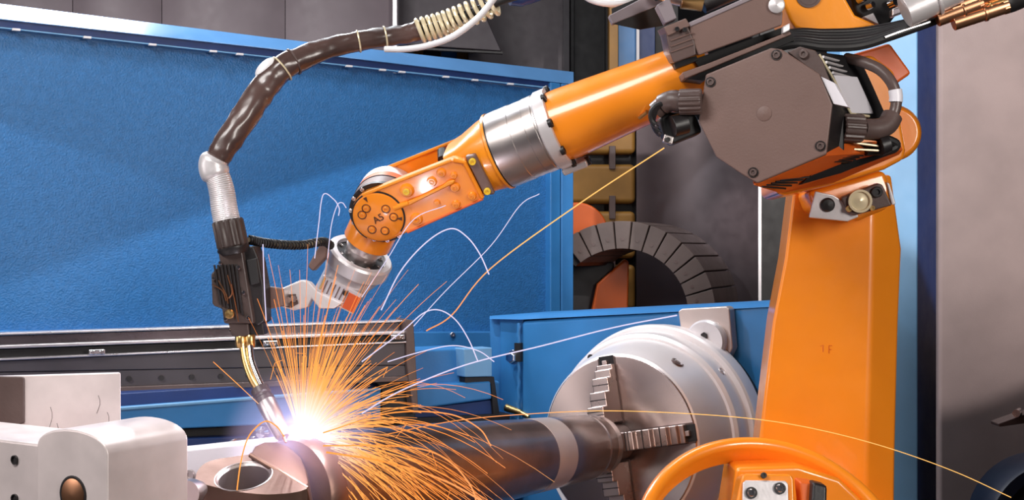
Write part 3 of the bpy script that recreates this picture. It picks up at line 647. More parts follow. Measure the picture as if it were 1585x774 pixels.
# upper right facets: small plate, vents, white label side
SP2 = Plane(OCT.at(1268, 114, .018), V((.30, -1, .22)))
b = MB(); b.prism([OCT.at(1218, 80, .012), OCT.at(1238, 72, .012), OCT.at(1262, 78, .012), OCT.at(1272, 92, .012), OCT.at(1288, 135, .012), OCT.at(1260, 112, .012)], V((.01, .03, 0))); b.build('corner_plate', M['brown2'], t, .002)
q = OCT.at(1244, 84, .011); screw(q, OCT.n, .0075, 'brown2', t)
b = MB(); b.prism([OCT.at(1270, 118, .010), OCT.at(1291, 128, .010), OCT.at(1313, 166, .012), OCT.at(1290, 161, .010)], V((.01, .02, 0))); b.build('label_plate', M['label'], t, .001)
b = MB(); b.prism([P(1266, 80, 2.06), P(1330, 88, 2.14), P(1350, 130, 2.14), P(1374, 184, 2.13), P(1318, 190, 2.06), P(1284, 130, 2.05)], V((0, .03, 0))); b.build('side_panel', M['rubber'], t, .002)
sq_ = [P(1290, 116, 2.03), P(1327, 119, 2.10), P(1353, 176, 2.11), P(1317, 175, 2.035)]
b = MB(); b.prism(sq_, V((0, .02, 0))); b.build('name_plate', M['label'], t, .001)
b = MB(); b.tube([P(1268, 84, 2.02), P(1292, 126, 2.025), P(1317, 176, 2.03), P(1345, 180, 2.06)], .0022, 8); b.build('edge_highlight', M['spring'], t)  # bright tube painting the highlight along the cover's edge
b = MB(); b.prism([P(1268, 82, 2.045), P(1305, 90, 2.12), P(1322, 122, 2.12), P(1290, 112, 2.05)], V((0, .03, 0))); vp = b.build('vent_panel', M['rubber'], t, .001)
for k in range(4):
    a = P(1274+k*5, 88+k*8.2, 2.043+.001*k); c = P(1304+k*5, 96+k*8.2, 2.11)
    b = MB(); b.tube([a, c], .0024, 6); b.build('vent_slat', M['cast'], vp)
# bottom grille facet (orange)
g0 = [OCT.at(1166, 287, .012), OCT.at(1280, 241, .012), P(1398, 232, 2.19), P(1392, 240, 2.19), P(1290, 284, 2.14), P(1208, 300, 2.09)]
b = MB(); b.prism(g0, V((0, .02, .02))); gr = b.build('lower_grille', M['redor'], t, .002)
for k in range(5):
    a = P(1180+k*7, 289-k*2.6, 2.005+k*.004); c = P(1216+k*9, 292-k*4.5, 2.045)
    b = MB(); b.tube([a, c], .0016, 6); b.build('grille_slot', BK, gr)
for k in range(4):
    a = P(1292+k*6, 250-k*3, 2.03); c = P(1318+k*6, 250-k*3, 2.07); b = MB(); b.tube([a, c], .0014, 6); b.build('grille_slot', BK, gr)
b = MB(); b.prism([P(1281, 240, 2.03), P(1282, 215, 2.03), P(1345, 225, 2.09), P(1385, 215, 2.13), P(1383, 238, 2.14), P(1300, 268, 2.08), P(1240, 286, 2.06)], V((0, .03, .0))); b.build('lower_shroud', M['rubber'], t, .003)
# connector on the right of octagon
c0, c1, c2 = P(1283, 196, 2.03), P(1302, 197, 2.035), P(1334, 199, 2.04)
b = MB(); b.box((c0+c1)/2+V((0, .01, -.005)), c1-c0+V((.004, 0, 0)), V((0, .05, 0)), V((0, 0, .078))); b.build('connector_block', M['rubber'], t, .004)
def ribbed(p0, p1, r, n, m, parent, name='ribbed_nut'):
    m4 = mat4(p0, V(p1)-V(p0)); L = (V(p1)-V(p0)).length; vs = []; seg = n*4
    b = MB()
    for z, s in ((0, .94), (L*.06, 1), (L*.94, 1), (L, .94)):
        for i in range(seg):
            a = 2*PI*i/seg; rr = r*s*(1 if i % 4 in (0, 1) else .92); vs.append(m4 @ V((rr*math.cos(a), rr*math.sin(a), z)))
    fs = [(j*seg+i, j*seg+(i+1) % seg, (j+1)*seg+(i+1) % seg, (j+1)*seg+i) for j in range(3) for i in range(seg)]
    fs += [tuple(range(seg-1, -1, -1)), tuple(3*seg+i for i in range(seg))]
    b.add(vs, fs); return b.build(name, m, parent, sharp=25)
ribbed(c1, c2, .024, 16, M['brown2'], t)
b = MB(); b.tube(curve([c2, P(1346, 200, 2.045), P(1362, 199, 2.05), P(1374, 192, 2.055), P(1381, 180, 2.06)], 6), [.0175]*25, 16); b.build('cable_elbow', M['brown2'], t)
b = MB(); b.tube(curve([P(1380, 184, 2.06), P(1386, 168, 2.06), P(1387, 150, 2.06), P(1380, 128, 2.06), P(1362, 108, 2.07), P(1335, 96, 2.09), P(1310, 90, 2.12)], 6), .0095, 12); cb = b.build('motor_cable', M['brown2'], t)
b = MB(); b.tube([P(1386.5, 158, 2.06), P(1387, 150, 2.06), P(1385.5, 139, 2.06)], .0112, 16); b.build('cable_tag', M['label'], cb)
b = MB(); b.tube(curve([P(1330, 208, 2.06), P(1360, 212, 2.07), P(1386, 222, 2.08), P(1378, 232, 2.08), P(1340, 234, 2.07)], 6), .008, 10); b.build('lower_cable', M['rubber'], t)
b = MB(); b.cyl(P(1363, 226, 2.05), P(1376, 222, 2.05), .016, .014, 16); b.build('cable_gland', M['black'], t)
for k in range(2):
    b = MB(); b.tube([P(1322, 221+k*10, 2.05), P(1360, 226+k*7, 2.05)], .002, 6); b.build('bright_line', M['spring'], t)
# orange housing behind the octagon
hz = [(1200, 296), (1212, 303), (1300, 283), (1370, 262), (1400, 246), (1403, 232), (1396, 190), (1392, 150), (1385, 110), (1350, 84), (1240, 100), (1200, 200)]
b = MB(); b.prism([P(x, y, 2.16+(x-1200)*.0002) for x, y in hz], V((.0, .13, -.004))); b.build('elbow_casting', O, t, .014, 4)
b = MB(); b.lathe([(.045, 0), (.052, .01), (.052, .09), (.04, .1)], mat4(P(1383, 205, 2.24), V((.1, 1, 0))), 32); b.build('elbow_cap', O, t, .004)
b = MB(); b.prism([P(1318, 84, 2.22), P(1352, 74, 2.22), P(1378, 66, 2.22), P(1412, 113, 2.22), P(1385, 132, 2.22), P(1340, 150, 2.22)], V((0, .09, 0))); b.build('counter_casting', M['redor'], t, .006)
# neck and clamp
b = MB(); b.prism([P(x, y, 2.26) for x, y in ((1250, 296), (1370, 262), (1381, 290), (1378, 322), (1330, 342), (1262, 328))], V((0, .1, 0))); b.build('neck_casting', O, t, .012, 4)
CLP = Plane(P(1300, 312, 2.23), V((-.12, -1, -.12)))
b = MB(); b.prism(CLP.pts([(1262, 296), (1275, 299), (1290, 302), (1325, 325), (1329, 336), (1312, 343), (1252, 337)]), CLP.n*-.006); b.build('bracket_plate', M['cast'], t, .002)
q = CLP.at(1281, 317, -.001); b = MB(); b.lathe([(.013, -.001), (.013, .002), (.010, .006), (0, .007)], mat4(q, CLP.n), 24); b.build('plate_knob', BK, t)
C2 = Plane(P(1340, 312, 2.215), V((-.12, -1, -.12)))
b = MB(); b.prism(C2.pts([(1302, 306), (1360, 284), (1366, 286), (1381, 318), (1322, 334), (1312, 330)]), C2.n*-.022); cl = b.build('clamp_block', M['brown2'], t, .003)
q = C2.at(1331, 311, -.001); b = MB(); b.lathe([(.021, -.001), (.021, .006), (.017, .006), (.016, .001), (.006, .001), (.0, .003)], mat4(q, C2.n), 32); b.build('clamp_ring', M['spring'], cl)
q = C2.at(1357, 297, -.001); screw(q, C2.n, .010, 'black', cl); q = C2.at(1314, 323, -.001); screw(q, C2.n, .006, 'brass', cl); q = C2.at(1350, 322, -.002); screw(q, C2.n, .005, 'brass', cl)
b = MB(); b.prism(C2.pts([(1372, 282), (1377, 284), (1387, 316), (1381, 318)]), C2.n*-.02); b.build('clamp_end', M['cast'], t, .002)
# ------------- arm tube, ring, wrist
A0 = P(775, 233, 2.27); A1 = P(1068, 113, 2.17); a_ = (A1-A0).normalized()
v_ = V((.12, .8, .38)); v_ = (v_-a_*v_.dot(a_)).normalized(); u_ = v_.cross(a_)
if u_.z < 0: u_ = -u_
def at_axis(px):
    lo, hi = -.6, .9
    for _ in range(40):
        mid = (lo+hi)/2; p = A0+a_*mid
        if 792.5+F*p.x/p.y < px: lo = mid
        else: hi = mid
    return A0+a_*lo
def ld(p0, L0): return mat4(p0, a_)
s1 = (at_axis(864)-A0).length; s2 = (at_axis(880)-A0).length; s3 = (at_axis(1100)-A0).length
mA = mat4(A0, a_, u_); k1 = 2.24/F
b = MB(); b.lathe([(56*k1, s2-.02), (56*k1, s2), (43.5*2.17/F, s3)], mA, 64); b.build('arm_tube', O, t, sharp=30)
b = MB(); b.lathe([(61*k1, 0.0), (61.5*k1, .004), (61.5*k1, s1*.38), (60.8*k1, s1*.385), (60.8*k1, s1*.62), (61.5*k1, s1*.63), (61.5*k1, s1*.78), (60.6*k1, s1*.79), (61*k1, s1*.99), (59*k1, s1)], mA, 72)
rg = b.build('steel_ring', M['steel'], t, label='polished steel ring between arm tube and wrist')
b = MB(); b.lathe([(62.5*k1, s1*.82), (64*k1, s1*.84), (64*k1, s1*1.02), (57*k1, s1*1.03), (56*k1, s1*.9)], mA, 64, cap=False); b.build('ring_flange', M['cast'], t)
for k in range(8):
    a = 2*PI*k/8+.35; n = u_*math.cos(a)-v_*math.sin(a); q = A0+a_*(s1*1.02)+n*(60.2*k1)
    screw(q, a_, .0085, 'black', t, 'ring_screw')
for k in (5, 6, 7): 
    pass
q = A0+a_*(s1*1.0)-u_*(66*k1)-v_*.01; b = MB(); b.box(q, a_*.05, v_*.03, u_*.014); b.build('ring_lug', M['cast'], t, .004); screw(q+a_*.025, a_, .009, 'black', t, 'ring_screw')
W0 = P(585, 337, 2.265); S = 2.265/F
def wl(a, u, v=0): return W0+a_*(a*S)+u_*(u*S)+v_*(v*S)
Y2 = M['orange2']
vc = (A0-W0).dot(v_)/S; uc = (A0-W0).dot(u_)/S; sA = (A0-W0).dot(a_)/S
print('wrist axis v,u,a', vc, uc, sA)
# near cheek
n_ = 14; disc = [(43*math.cos(PI*(.5+k/n_)), 43*math.sin(PI*(.5+k/n_))) for k in range(n_+1)]
chk = [(148, 40), (20, 42)]+disc+[(20, -42), (166, -37), (166, 30)]
b = MB(); b.prism([wl(a, u, 4) for a, u in chk], v_*(20*S)); b.build('near_cheek', O, t, .004, 3)
# raised rim around the cheek
b = MB(); b.tube([wl(a, u, 4) for a, u in [(-6, 41.5), (20, 41), (146, 39)]], 2.6*S, 8); b.build('cheek_rim', Y2, t)
b = MB(); b.tube([wl(150, 38, 4), wl(164, 28, 4), wl(164, -34, 4)], 3.5*S, 8); b.build('cheek_rim', O, t)
b = MB(); b.tube([wl(164, -36, 4), wl(30, -41, 4)], 2*S, 8); b.build('cheek_rim', M['redor'], t)
b = MB(); b.prism([wl(a, u, 4) for a, u in ((54, -1), (136, 5), (140, 10), (128, 12), (118, 9), (74, 6), (56, 7))], -v_*(6*S)); b.build('cheek_rib', Y2, t, .003, 3)
b = MB(); b.tube([wl(30, 4, 3), wl(56, 3, 1)], [5*S, 3.5*S], 10); b.build('cheek_rib', Y2, t)
for a, u, r, c in ((62, 22, 9, 1), (104, 20, 6.5, 0), (124, 27, 6, 0), (133, -2, 6.5, 0), (122, -28, 5.5, 0), (54, -26, 8, 0), (151, -25, 5.5, 0), (140, 16, 4.5, 0), (96, -14, 4, 0)):
    q = wl(a, u, 4); b = MB(); b.lathe([(r*1.35*S, -.002), (r*1.1*S, 3*S), (r*.95*S, 4.5*S), (r*.4*S, 4.5*S)] if not c else [(r*1.35*S, -.002), (r*1.1*S, 4*S), (r*.95*S, 6*S), (r*.4*S, 6*S)], mat4(q, -v_), 20); bo = b.build('screw_boss', Y2 if c else O, t)
    screw(q-v_*((3.5 if not c else 5.5)*S), -v_, r*.6*S, 'yellow' if c else 'orange2', bo)
# pivot disc with screws
b = MB(); b.lathe([(40*S, -2*S), (40*S, 1.2*S), (37*S, 3*S), (0, 3*S)], mat4(wl(0, 0, 3), -v_), 64); pd = b.build('pivot_cap', O, t)
b = MB(); b.lathe([(40*S, -1*S), (42.5*S, -.5*S), (42.5*S, .8*S), (40*S, .8*S)], mat4(wl(0, 0, 3.5), -v_), 64, cap=False, a0=-2.2, a1=2.6); b.build('cap_gap', M['rubber'], pd)
fa = 0
for ang, rr in ((139, 23), (171, 25), (48, 20), (4, 25), (-118, 23), (-66, 24)):
    # angles as seen in the picture, converted to the cheek frame
    a = math.radians(ang-24); q = wl(rr*math.cos(a), rr*math.sin(a), 0)
    b = MB(); b.lathe([(7.2*S, -.001), (7.2*S, .5*S), (5.8*S, .5*S), (5.8*S, -.001)], mat4(q, -v_), 20, cap=False); b.build('screw_seat', M['decal'], pd)
    screw(q-v_*(.2*S), -v_, 4.6*S, 'orange2', pd)
def text(s, p, xdir, ydir, size, m, parent, name='lettering', ext=.0008):
    c = bpy.data.curves.new(name, 'FONT'); c.body = s; c.size = size; c.extrude = ext; c.align_x = 'CENTER'; c.align_y = 'CENTER'
    o = bpy.data.objects.new(name, c); C.objects.link(o); bpy.context.view_layer.update()
    me = bpy.data.meshes.new_from_object(o.evaluated_get(bpy.context.evaluated_depsgraph_get())); bpy.data.objects.remove(o, do_unlink=True)
    me.materials.clear(); me.materials.append(m)
    x, y = V(xdir).normalized(), V(ydir); y = (y-x*y.dot(x)).normalized(); z = x.cross(y)
    M_ = Mx((x, y, z)).transposed().to_4x4(); M_.translation = V(p)
    return put(name, me, M_, parent)
text('A5', wl(0, -2, -.4), a_*.96+u_*.12, u_, 16*S, M['decal'], pd)
for ang in (95, -25):
    a = math.radians(ang); q = wl(33*math.cos(a), 33*math.sin(a), -.3); x = a_*math.cos(a)+u_*math.sin(a)
    b = MB(); b.prism([q-x*(4*S), q+x*(5*S)+x.cross(v_)*(3*S), q+x*(5*S)-x.cross(v_)*(3*S)], -v_*(.5*S)); b.build('arrow_mark', M['decal'], pd)
# far cheek
b = MB(); b.prism([wl(a, u, 94) for a, u in [(190, 40), (20, 43)]+[(48*math.cos(PI*(.5+k/n_)), 43*math.sin(PI*(.5+k/n_))) for k in range(n_+1)]+[(20, -42), (180, -37)]], v_*(18*S)); b.build('far_cheek', O, t, .006, 3)
b = MB(); b.tube([wl(-20, 39, 94), wl(20, 43, 94), wl(130, 41.5, 94), wl(175, 40, 94)], 3.0*S, 8); b.build('cheek_rim', Y2, t)
for k in range(7):
    b = MB(); a = 34+k*7.5; b.box(wl(a, 43.6, 99+(k % 2)), a_*(5.5*S), v_*(3*S), u_*(.8*S)); b.build('dark_marking', M['decal'], t)
# bridge body joining cheeks to the ring
m5 = mat4(wl(0, uc, vc), a_, u_)
b = MB(); n = 28; rings = []
for (a, hw, hh, e) in ((128, 44, 40, 6), (150, 50, 44, 5), (178, 56, 50, 3.4), (196, 58.5, 57, 2.2), (206, 60, 60, 2), (sA, 60, 60, 2)):
    for i in range(n):
        th = 2*PI*i/n; c, s = math.cos(th), math.sin(th)
        rr = (abs(c)**e+abs(s)**e)**(-1/e)
        rings.append(wl(a, uc*(.35 if a < 170 else 1)+hh*rr*s, vc+hw*rr*c))
fs = []
for j in range(5):
    for i in range(n): fs.append((j*n+i, j*n+(i+1) % n, (j+1)*n+(i+1) % n, (j+1)*n+i))
fs += [tuple(range(n-1, -1, -1)), tuple(5*n+i for i in range(n))]
b.add(rings, fs); b.build('wrist_body', Y2, t, sharp=50)
b = MB(); b.lathe([(61*k1, -.008), (62.5*k1, -.006), (62.5*k1, -.0015), (61*k1, -.001)], mA, 64); b.build('wrist_collar', Y2, t)
b = MB(); b.lathe([(61.6*k1, -.0015), (61.6*k1, .001)], mA, 64); b.build('seal_line', BK, t)
b = MB(); b.prism([wl(a, u, 4) for a, u in ((168, 36), (184, 33), (184, -37), (168, -33))], v_*(12*S)); cp = b.build('cover_strip', M['brown'], t, .004, 3, label='grey brown cover strip with two yellow caps')
for u in (25, -27):
    screw(wl(176, u, 3), -v_, 5.5*S, 'yellow', cp, 'yellow_cap')
b = MB(); b.cyl(wl(118, 30, 60), wl(118, 38, 78), .010, .010, 14); b.build('cable_hole_plug', BK, t)
# hand unit between the cheeks, axis of the pivot
mv = mat4(wl(0, 0, 22), v_)
def handband(name, v0, v1, r0, r1, m, lab=None):
    b = MB(); b.lathe([(r0*S, (v0-22)*S), (r1*S, (v1-22)*S)], mv, 64); return b.build(name, m, t, label=lab)
sr = handband('screw_ring', 20, 28, 50, 50, BK)
for k in range(9):
    a = math.radians(100+k*26); q = wl(47*math.cos(a), 47*math.sin(a), 20); screw(q+(-v_)*.001, -v_, 3.6*S, 'chrome', sr)
handband('hand_band', 28, 52, 50, 50, M['brown'])
handband('hand_band', 52, 53.5, 51, 51, M['rubber'])
handband('hand_band', 53.5, 70, 50.5, 50.5, M['redor'], 'orange band')
handband('hand_band', 70, 92, 50.5, 50.5, M['cast'], 'pale metal band')
nz_ = -u_*.632-a_*.778; nz_.normalize(); ns_ = v_.cross(nz_)
b = MB(); hc = wl(0, 0, 30); b.prism([hc-ns_*(34*S), hc+ns_*(34*S), hc+ns_*(34*S)+nz_*(52*S), hc-ns_*(34*S)+nz_*(52*S)], v_*(56*S)); b.build('hand_casting', O, t, .01, 3)
mn = mat4(wl(0, 0, 58), nz_)
b = MB(); b.lathe([(38*S, 38*S), (40*S, 44*S), (40*S, 74*S), (37*S, 76*S)], mn, 56); b.build('hand_collar', O, t)
b = MB(); b.lathe([(34*S, 76*S), (34*S, 80*S), (30*S, 82*S), (30*S, 90*S), (27*S, 92*S), (27*S, 108*S)], mn, 48); b.build('flange_shaft', M['steel'], t, sharp=25)
# top carrier block, rail and post (all dark brown)
TB = Plane(P(1130, 60, 2.06), V((-.15, -1, -.05)))
def tp(l, off=0): return TB.pts(l, off)
b = MB(); b.prism(tp([(1066, 40), (1120, 16), (1165, -4), (1200, -20), (1212, 20), (1211, 39), (1190, 47), (1082, 86), (1072, 66)]), V((0, .07, .01))); b.build('carrier_block', K, t, .003)
b = MB(); b.prism(tp([(1064, 36), (1160, -6), (1168, -2), (1068, 42)], -.002), V((0, .08, .01))); b.build('carrier_highlight', M['mauve'], t, .002)  # lighter strip painting the highlight on the block's top edge
b = MB(); b.prism(tp([(1030, 50), (1064, 38), (1076, 66), (1078, 85), (1043, 98), (1036, 80)], -.002), V((0, .08, .01))); gb = b.build('gripper_block', M['brown2'], t, .003)
for k in range(3):
    b = MB(); b.tube(tp([(1038, 63+k*9), (1074, 50+k*9)], -.003), .0012, 5); b.build('edge_line', K, gb)
b = MB(); b.prism(tp([(1027, 42), (1062, 28), (1069, 40), (1034, 56)], -.006), V((0, .09, .01))); b.build('clamp_head', K, t, .002)
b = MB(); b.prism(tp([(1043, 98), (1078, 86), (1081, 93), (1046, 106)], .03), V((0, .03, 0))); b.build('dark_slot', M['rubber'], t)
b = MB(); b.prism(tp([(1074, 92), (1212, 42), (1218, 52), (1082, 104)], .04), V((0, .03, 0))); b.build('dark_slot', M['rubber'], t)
b = MB(); b.prism(tp([(1056, 112), (1096, 98), (1222, 48), (1226, 53), (1100, 106), (1060, 122)], -.004), V((0, .05, 0))); b.build('guide_strip', K, t, .002)
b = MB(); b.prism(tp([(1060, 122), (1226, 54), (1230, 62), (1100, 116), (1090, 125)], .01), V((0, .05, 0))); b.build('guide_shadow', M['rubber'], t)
b = MB(); b.prism(tp([(1016, 8), (1036, -4), (1048, 28), (1030, 36)], .0), V((0, .03, 0))); b.build('post_bracket', M['mauve'], t, .002)
b = MB(); b.prism([P(942, 24, 2.1), P(992, -2, 2.14), P(1040, -26, 2.2), P(1044, -8, 2.2), P(1015, 10, 2.16), P(948, 37, 2.1)], V((0, .02, .0))); b.build('carrier_beam', M['mauve'], t, .002)
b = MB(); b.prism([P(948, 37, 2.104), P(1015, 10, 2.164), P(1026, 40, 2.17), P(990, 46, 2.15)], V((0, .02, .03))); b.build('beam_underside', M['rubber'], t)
for x, y in ((1016, -2), (1048, 45), (1060, 46)):
    screw(TB.at(x, y, -.008), TB.n, .004, 'black', t)
b = MB(); m6 = mat4(TB.at(1202, 8, -.002), TB.n); b.lathe([(.0135, -.004), (.0135, .003), (.011, .005), (.004, .006), (0, .007)], m6, 28); b.build('round_stud', M['cast'], t, label='bright round stud')
b = MB(); b.box(TB.at(1216, 45, -.002), V((.012, 0, .006)), V((0, .014, 0)), V((0, 0, .012))); b.build('clip', M['cast'], t, .002)
b = MB(); b.cyl(P(1056, -6, 2.12), P(1088, -2, 2.12), .022, .022, 24); b.build('motor_can', M['brass'], t)
b = MB(); b.cyl(P(1020, -14, 2.13), P(1056, -4, 2.13), .016, .016, 20); b.build('motor_neck', M['steel'], t)
b = MB(); b.cyl(P(1086, 4, 2.14), P(1180, -35, 2.14), .02, .02, 24); b.build('motor_can', BK, t)
# orange casting top right with dark bore
TO = Plane(P(1270, 10, 2.12), V((-.1, -1, -.1)))
prof = [(1200, -40), (1214, 10), (1222, 30), (1230, 43), (1250, 50), (1300, 50), (1345, 43), (1360, 39), (1324, 23), (1308, -5), (1302, -40)]
b = MB(); b.prism(TO.pts(prof), V((0, .12, 0))); b.build('shoulder_bracket', Y2, t, .012, 4)
q = TO.at(1252, -8, -.001); b = MB(); b.lathe([(.022, -.001), (.022, .0015), (.018, .0015), (.017, 0), (0, 0)], mat4(q, TO.n), 32); b.build('bore_cover', M['brown2'], t)
# dark lower shell under it
b = MB(); b.prism(TO.pts([(1228, 42), (1262, 46), (1330, 44), (1362, 38), (1372, 52), (1330, 66), (1262, 68), (1232, 54)], .01), V((0, .08, 0))); b.build('lower_shell', M['rubber'], t, .008)
# hidden motor cluster right of the bracket
b = MB(); b.prism([P(x, y, 2.16) for x, y in ((1310, -30), (1400, -40), (1402, 0), (1390, 20), (1372, 44), (1350, 36), (1324, 20))], V((0, .07, 0))); b.build('valve_block', M['rubber'], t, .006)
for (x, y, r) in ((1330, -2, .010), (1344, 10, .007), (1378, 6, .008), (1392, 12, .010)):
    b = MB(); b.cyl(P(x, y, 2.15), P(x+8, y-3, 2.14), r, r*.8, 14); b.build('hose_nipple', M['chrome'], t)
b = MB(); b.prism([P(x, y, 2.15) for x, y in ((1336, 26), (1352, 20), (1361, 38))], V((0, .02, 0))); b.build('bracket_ear', M['cast'], t, .001)
b = MB(); b.box(P(1388, 18, 2.13), V((.022, 0, .008)), V((0, .02, 0)), V((0, 0, .014))); b.build('nut', M['steel'], t, .003)
b = MB(); b.tube([P(1398, 38, 2.13), P(1382, 42, 2.13)], .006, 8); b.build('small_bracket', M['cast'], t)
for (x0, y0, x1, y1, r, m) in ((1400, 18, 1480, -18, .028, 'cast'), (1404, 20, 1470, -4, .009, 'copper'), (1420, 26, 1484, 2, .011, 'copper'), (1450, 30, 1520, 4, .013, 'copper'), (1475, 36, 1560, 8, .013, 'copper'), (1470, 14, 1545, -14, .016, 'copper'), (1500, 22, 1556, 2, .011, 'brass')):
    p0, p1 = P(x0, y0, 2.05), P(x1, y1, 2.04)
    b = MB(); b.cyl(p0, p1, r, r, 20); mid = p0+(p1-p0)*.55; b.cyl(mid, mid+(p1-p0)*.06, r*1.15, r*1.15, 20); b.cyl(p0+(p1-p0)*.9, p1, r*1.08, r*1.08, 6); b.build('hose_coupling', M[m], t, .001)
b = MB(); b.tube(curve([P(1540, 6, 2.09), P(1562, 2, 2.09), P(1590, -10, 2.08), P(1640, -30, 2.07)], 5), .020, 14); b.build('coupling_boot', M['rubber'], t)
# left connector of the octagon
e0_, e1_, e2_ = P(1082, 158, 2.02), P(1050, 160, 2.03), P(1024, 164, 2.05)
ribbed(P(1086, 157, 2.02), P(1052, 158, 2.03), .0215, 16, M['brown2'], t)
b = MB(); b.tube(curve([P(1054, 158, 2.03), P(1040, 156, 2.035), P(1026, 162, 2.045), P(1014, 172, 2.05)], 5), [.018]*6+[.0175]*5+[.015]*5, 14); b.build('cable_elbow', M['brown2'], t)
for k in range(4):
    r = .018+.003*k; c = P(1024+k*4, 178+k*3, 2.03+.004*k)
    b = MB(); b.tube([c+V((r*math.cos(a), .004*math.sin(a*2), r*math.sin(a))) for a in [math.radians(60+12*i) for i in range(16)]], .0042, 8); b.build('looped_wire', M['gunmetal'] if k % 2 else M['rubber'], t)
b = MB(); b.prism([P(x, y, 2.05) for x, y in ((1020, 182), (1034, 172), (1078, 176), (1088, 205), (1060, 216), (1042, 224), (1028, 210))], V((.0, .05, 0))); b.build('connector_body', M['rubber'], t, .006)
b = MB(); b.cyl(P(1040, 196, 2.04), P(1062, 190, 2.045), .018, .018, 18); b.build('connector_ring', BK, t, .001)
b = MB(); b.box(P(1034, 216, 2.035), V((.016, 0, -.005)), V((0, .012, 0)), V((.003, 0, .013))); kn = b.build('clip', M['steel'], t, .002); screw(P(1034, 216, 2.027), (0, -1, 0), .004, 'black', kn)
q = P(1002, 173, 2.14); b = MB(); b.tube([q, P(990, 182, 2.16)], .004, 8); b.build('small_pin', M['brass'], t)

# ------------------------------------------------------------------ cable bundle over the robot
t = thing('cable_bundle', 'black cable bundle sagging across the robot between orange castings', 'cables', rb_+V((.1, .0, 0)))
for k in range(6):
    o_ = (k-2.5)*4.4; dd = 2.09-.004*k
    b = MB(); b.tube(curve([P(1085, 112+o_*.55, dd+.03), P(1160, 82+o_*.6, dd+.015), P(1225, 60+o_*.8, dd), P(1275, 62+o_, dd), P(1330, 60+o_, dd), P(1385, 47+o_*.65, dd), P(1450, 27+o_*.35, dd), P(1500, 9+o_*.25, dd+.01), P(1560, -14, dd+.01)], 6), .0075, 10); b.build('cable', M['rubber'] if k % 3 else M['black'], t)
b = MB(); b.tube(curve([P(1370, 58, 2.06), P(1400, 47, 2.06), P(1440, 34, 2.06)], 4), .002, 6); b.build('bright_edge', M['steel'], t)

# ------------------------------------------------------------------ torch holder on the flange
hd = wl(0, 0, 58)+nz_*(100*S); ax = nz_.copy()
t = thing('torch_holder', 'silver collision-guard head with orange sticker joining robot and torch', 'holder', hd)
mh = mat4(hd, ax)
k2 = 2.28/F*1.12
b = MB(); b.lathe([(33*k2, 14*k2), (38*k2, 4*k2), (38*k2, 0), (46*k2, 0), (48.5*k2, 3*k2), (48.5*k2, 20*k2), (45*k2, 24*k2), (41*k2, 26*k2)], mh, 64, cap=False); b.build('head_ring', M['cast'], t)
b = MB(); b.lathe([(38*k2, 6*k2), (0, 6*k2)], mh, 40, cap=False); fl_ = b.build('flange_recess', M['rubber'], t)
for k in range(8):
    a = 2*PI*k/8+.2; q = mh @ V((32*k2*math.cos(a), 32*k2*math.sin(a), 5*k2)); screw(q, -ax, 3.4*k2, 'chrome', fl_)
# tapered body: rounded top going to boxy bottom
def oval(c, X, Y, e, n=36): 
    r = []
    for i in range(n):
        th = 2*PI*i/n; cc, ss = math.cos(th), math.sin(th); rr = (abs(cc)**e+abs(ss)**e)**(-1/e); r.append(c+X*(rr*cc)+Y*(rr*ss))
    return r
xd = V((.88, .05, -.47)); xd = (xd-ax*xd.dot(ax)).normalized(); yd = ax.cross(xd)
if yd.y > 0: yd = -yd
lv = [(22, 44, 44, 2), (32, 41, 40, 2.4), (42, 36, 37, 3.5), (70, 34, 36, 5), (74, 31, 33, 5)]
vs = []; fs = []
for z, X, Y, e in lv: vs += oval(hd+ax*(z*k2)-xd*((z-22)*.1*k2), xd*(X*k2), yd*(Y*k2), e)
n = 36
for j in range(len(lv)-1):
    for i in range(n): fs.append((j*n+i, j*n+(i+1) % n, (j+1)*n+(i+1) % n, (j+1)*n+i))
fs += [tuple(range(n-1, -1, -1)), tuple((len(lv)-1)*n+i for i in range(n))]
b = MB(); b.add(vs, fs); b.build('head_body', M['cast'], t, sharp=40)
# rating plate with ribs and sticker, set on the camera side
fp = hd+ax*(56*k2)-xd*(2*k2)+yd*(38*k2)
b = MB(); b.box(fp, xd*(62*k2), ax*(36*k2), yd*(4*k2)); pt = b.build('ribbed_plate', M['cast'], t, .002)
for k in range(6):
    q = fp+xd*((-22+k*6.5)*k2)+yd*(2.4*k2); b = MB(); b.box(q, xd*(1.6*k2), ax*(28*k2), yd*(1.4*k2)); b.build('plate_rib', M['brown'], pt)
q = fp+xd*(22*k2)+yd*(2.3*k2)+ax*(1*k2); b = MB(); b.box(q, xd*(19*k2), ax*(27*k2), yd*(1.2*k2)); b.build('orange_sticker', M['sticker'], t)
q = fp+xd*(8*k2)+yd*(3*k2)-ax*(9*k2); b = MB(); b.lathe([(3.5*k2, 0), (3.5*k2, 2*k2), (0, 2.5*k2)], mat4(q, yd), 16); b.build('round_knob', BK, t)
q = fp-xd*(27*k2)+yd*(3*k2)-ax*(6*k2); b = MB(); b.box(q, xd*(3*k2), ax*(20*k2), yd*(3*k2)); b.build('latch', M['brass'], t, .001)
b = MB(); b.prism([P(476, 412, 2.30), P(494, 380, 2.30), P(508, 376, 2.3), P(504, 398, 2.3), P(484, 420, 2.3)], V((0, .04, 0))); b.build('rear_plate', M['brown'], t, .003)
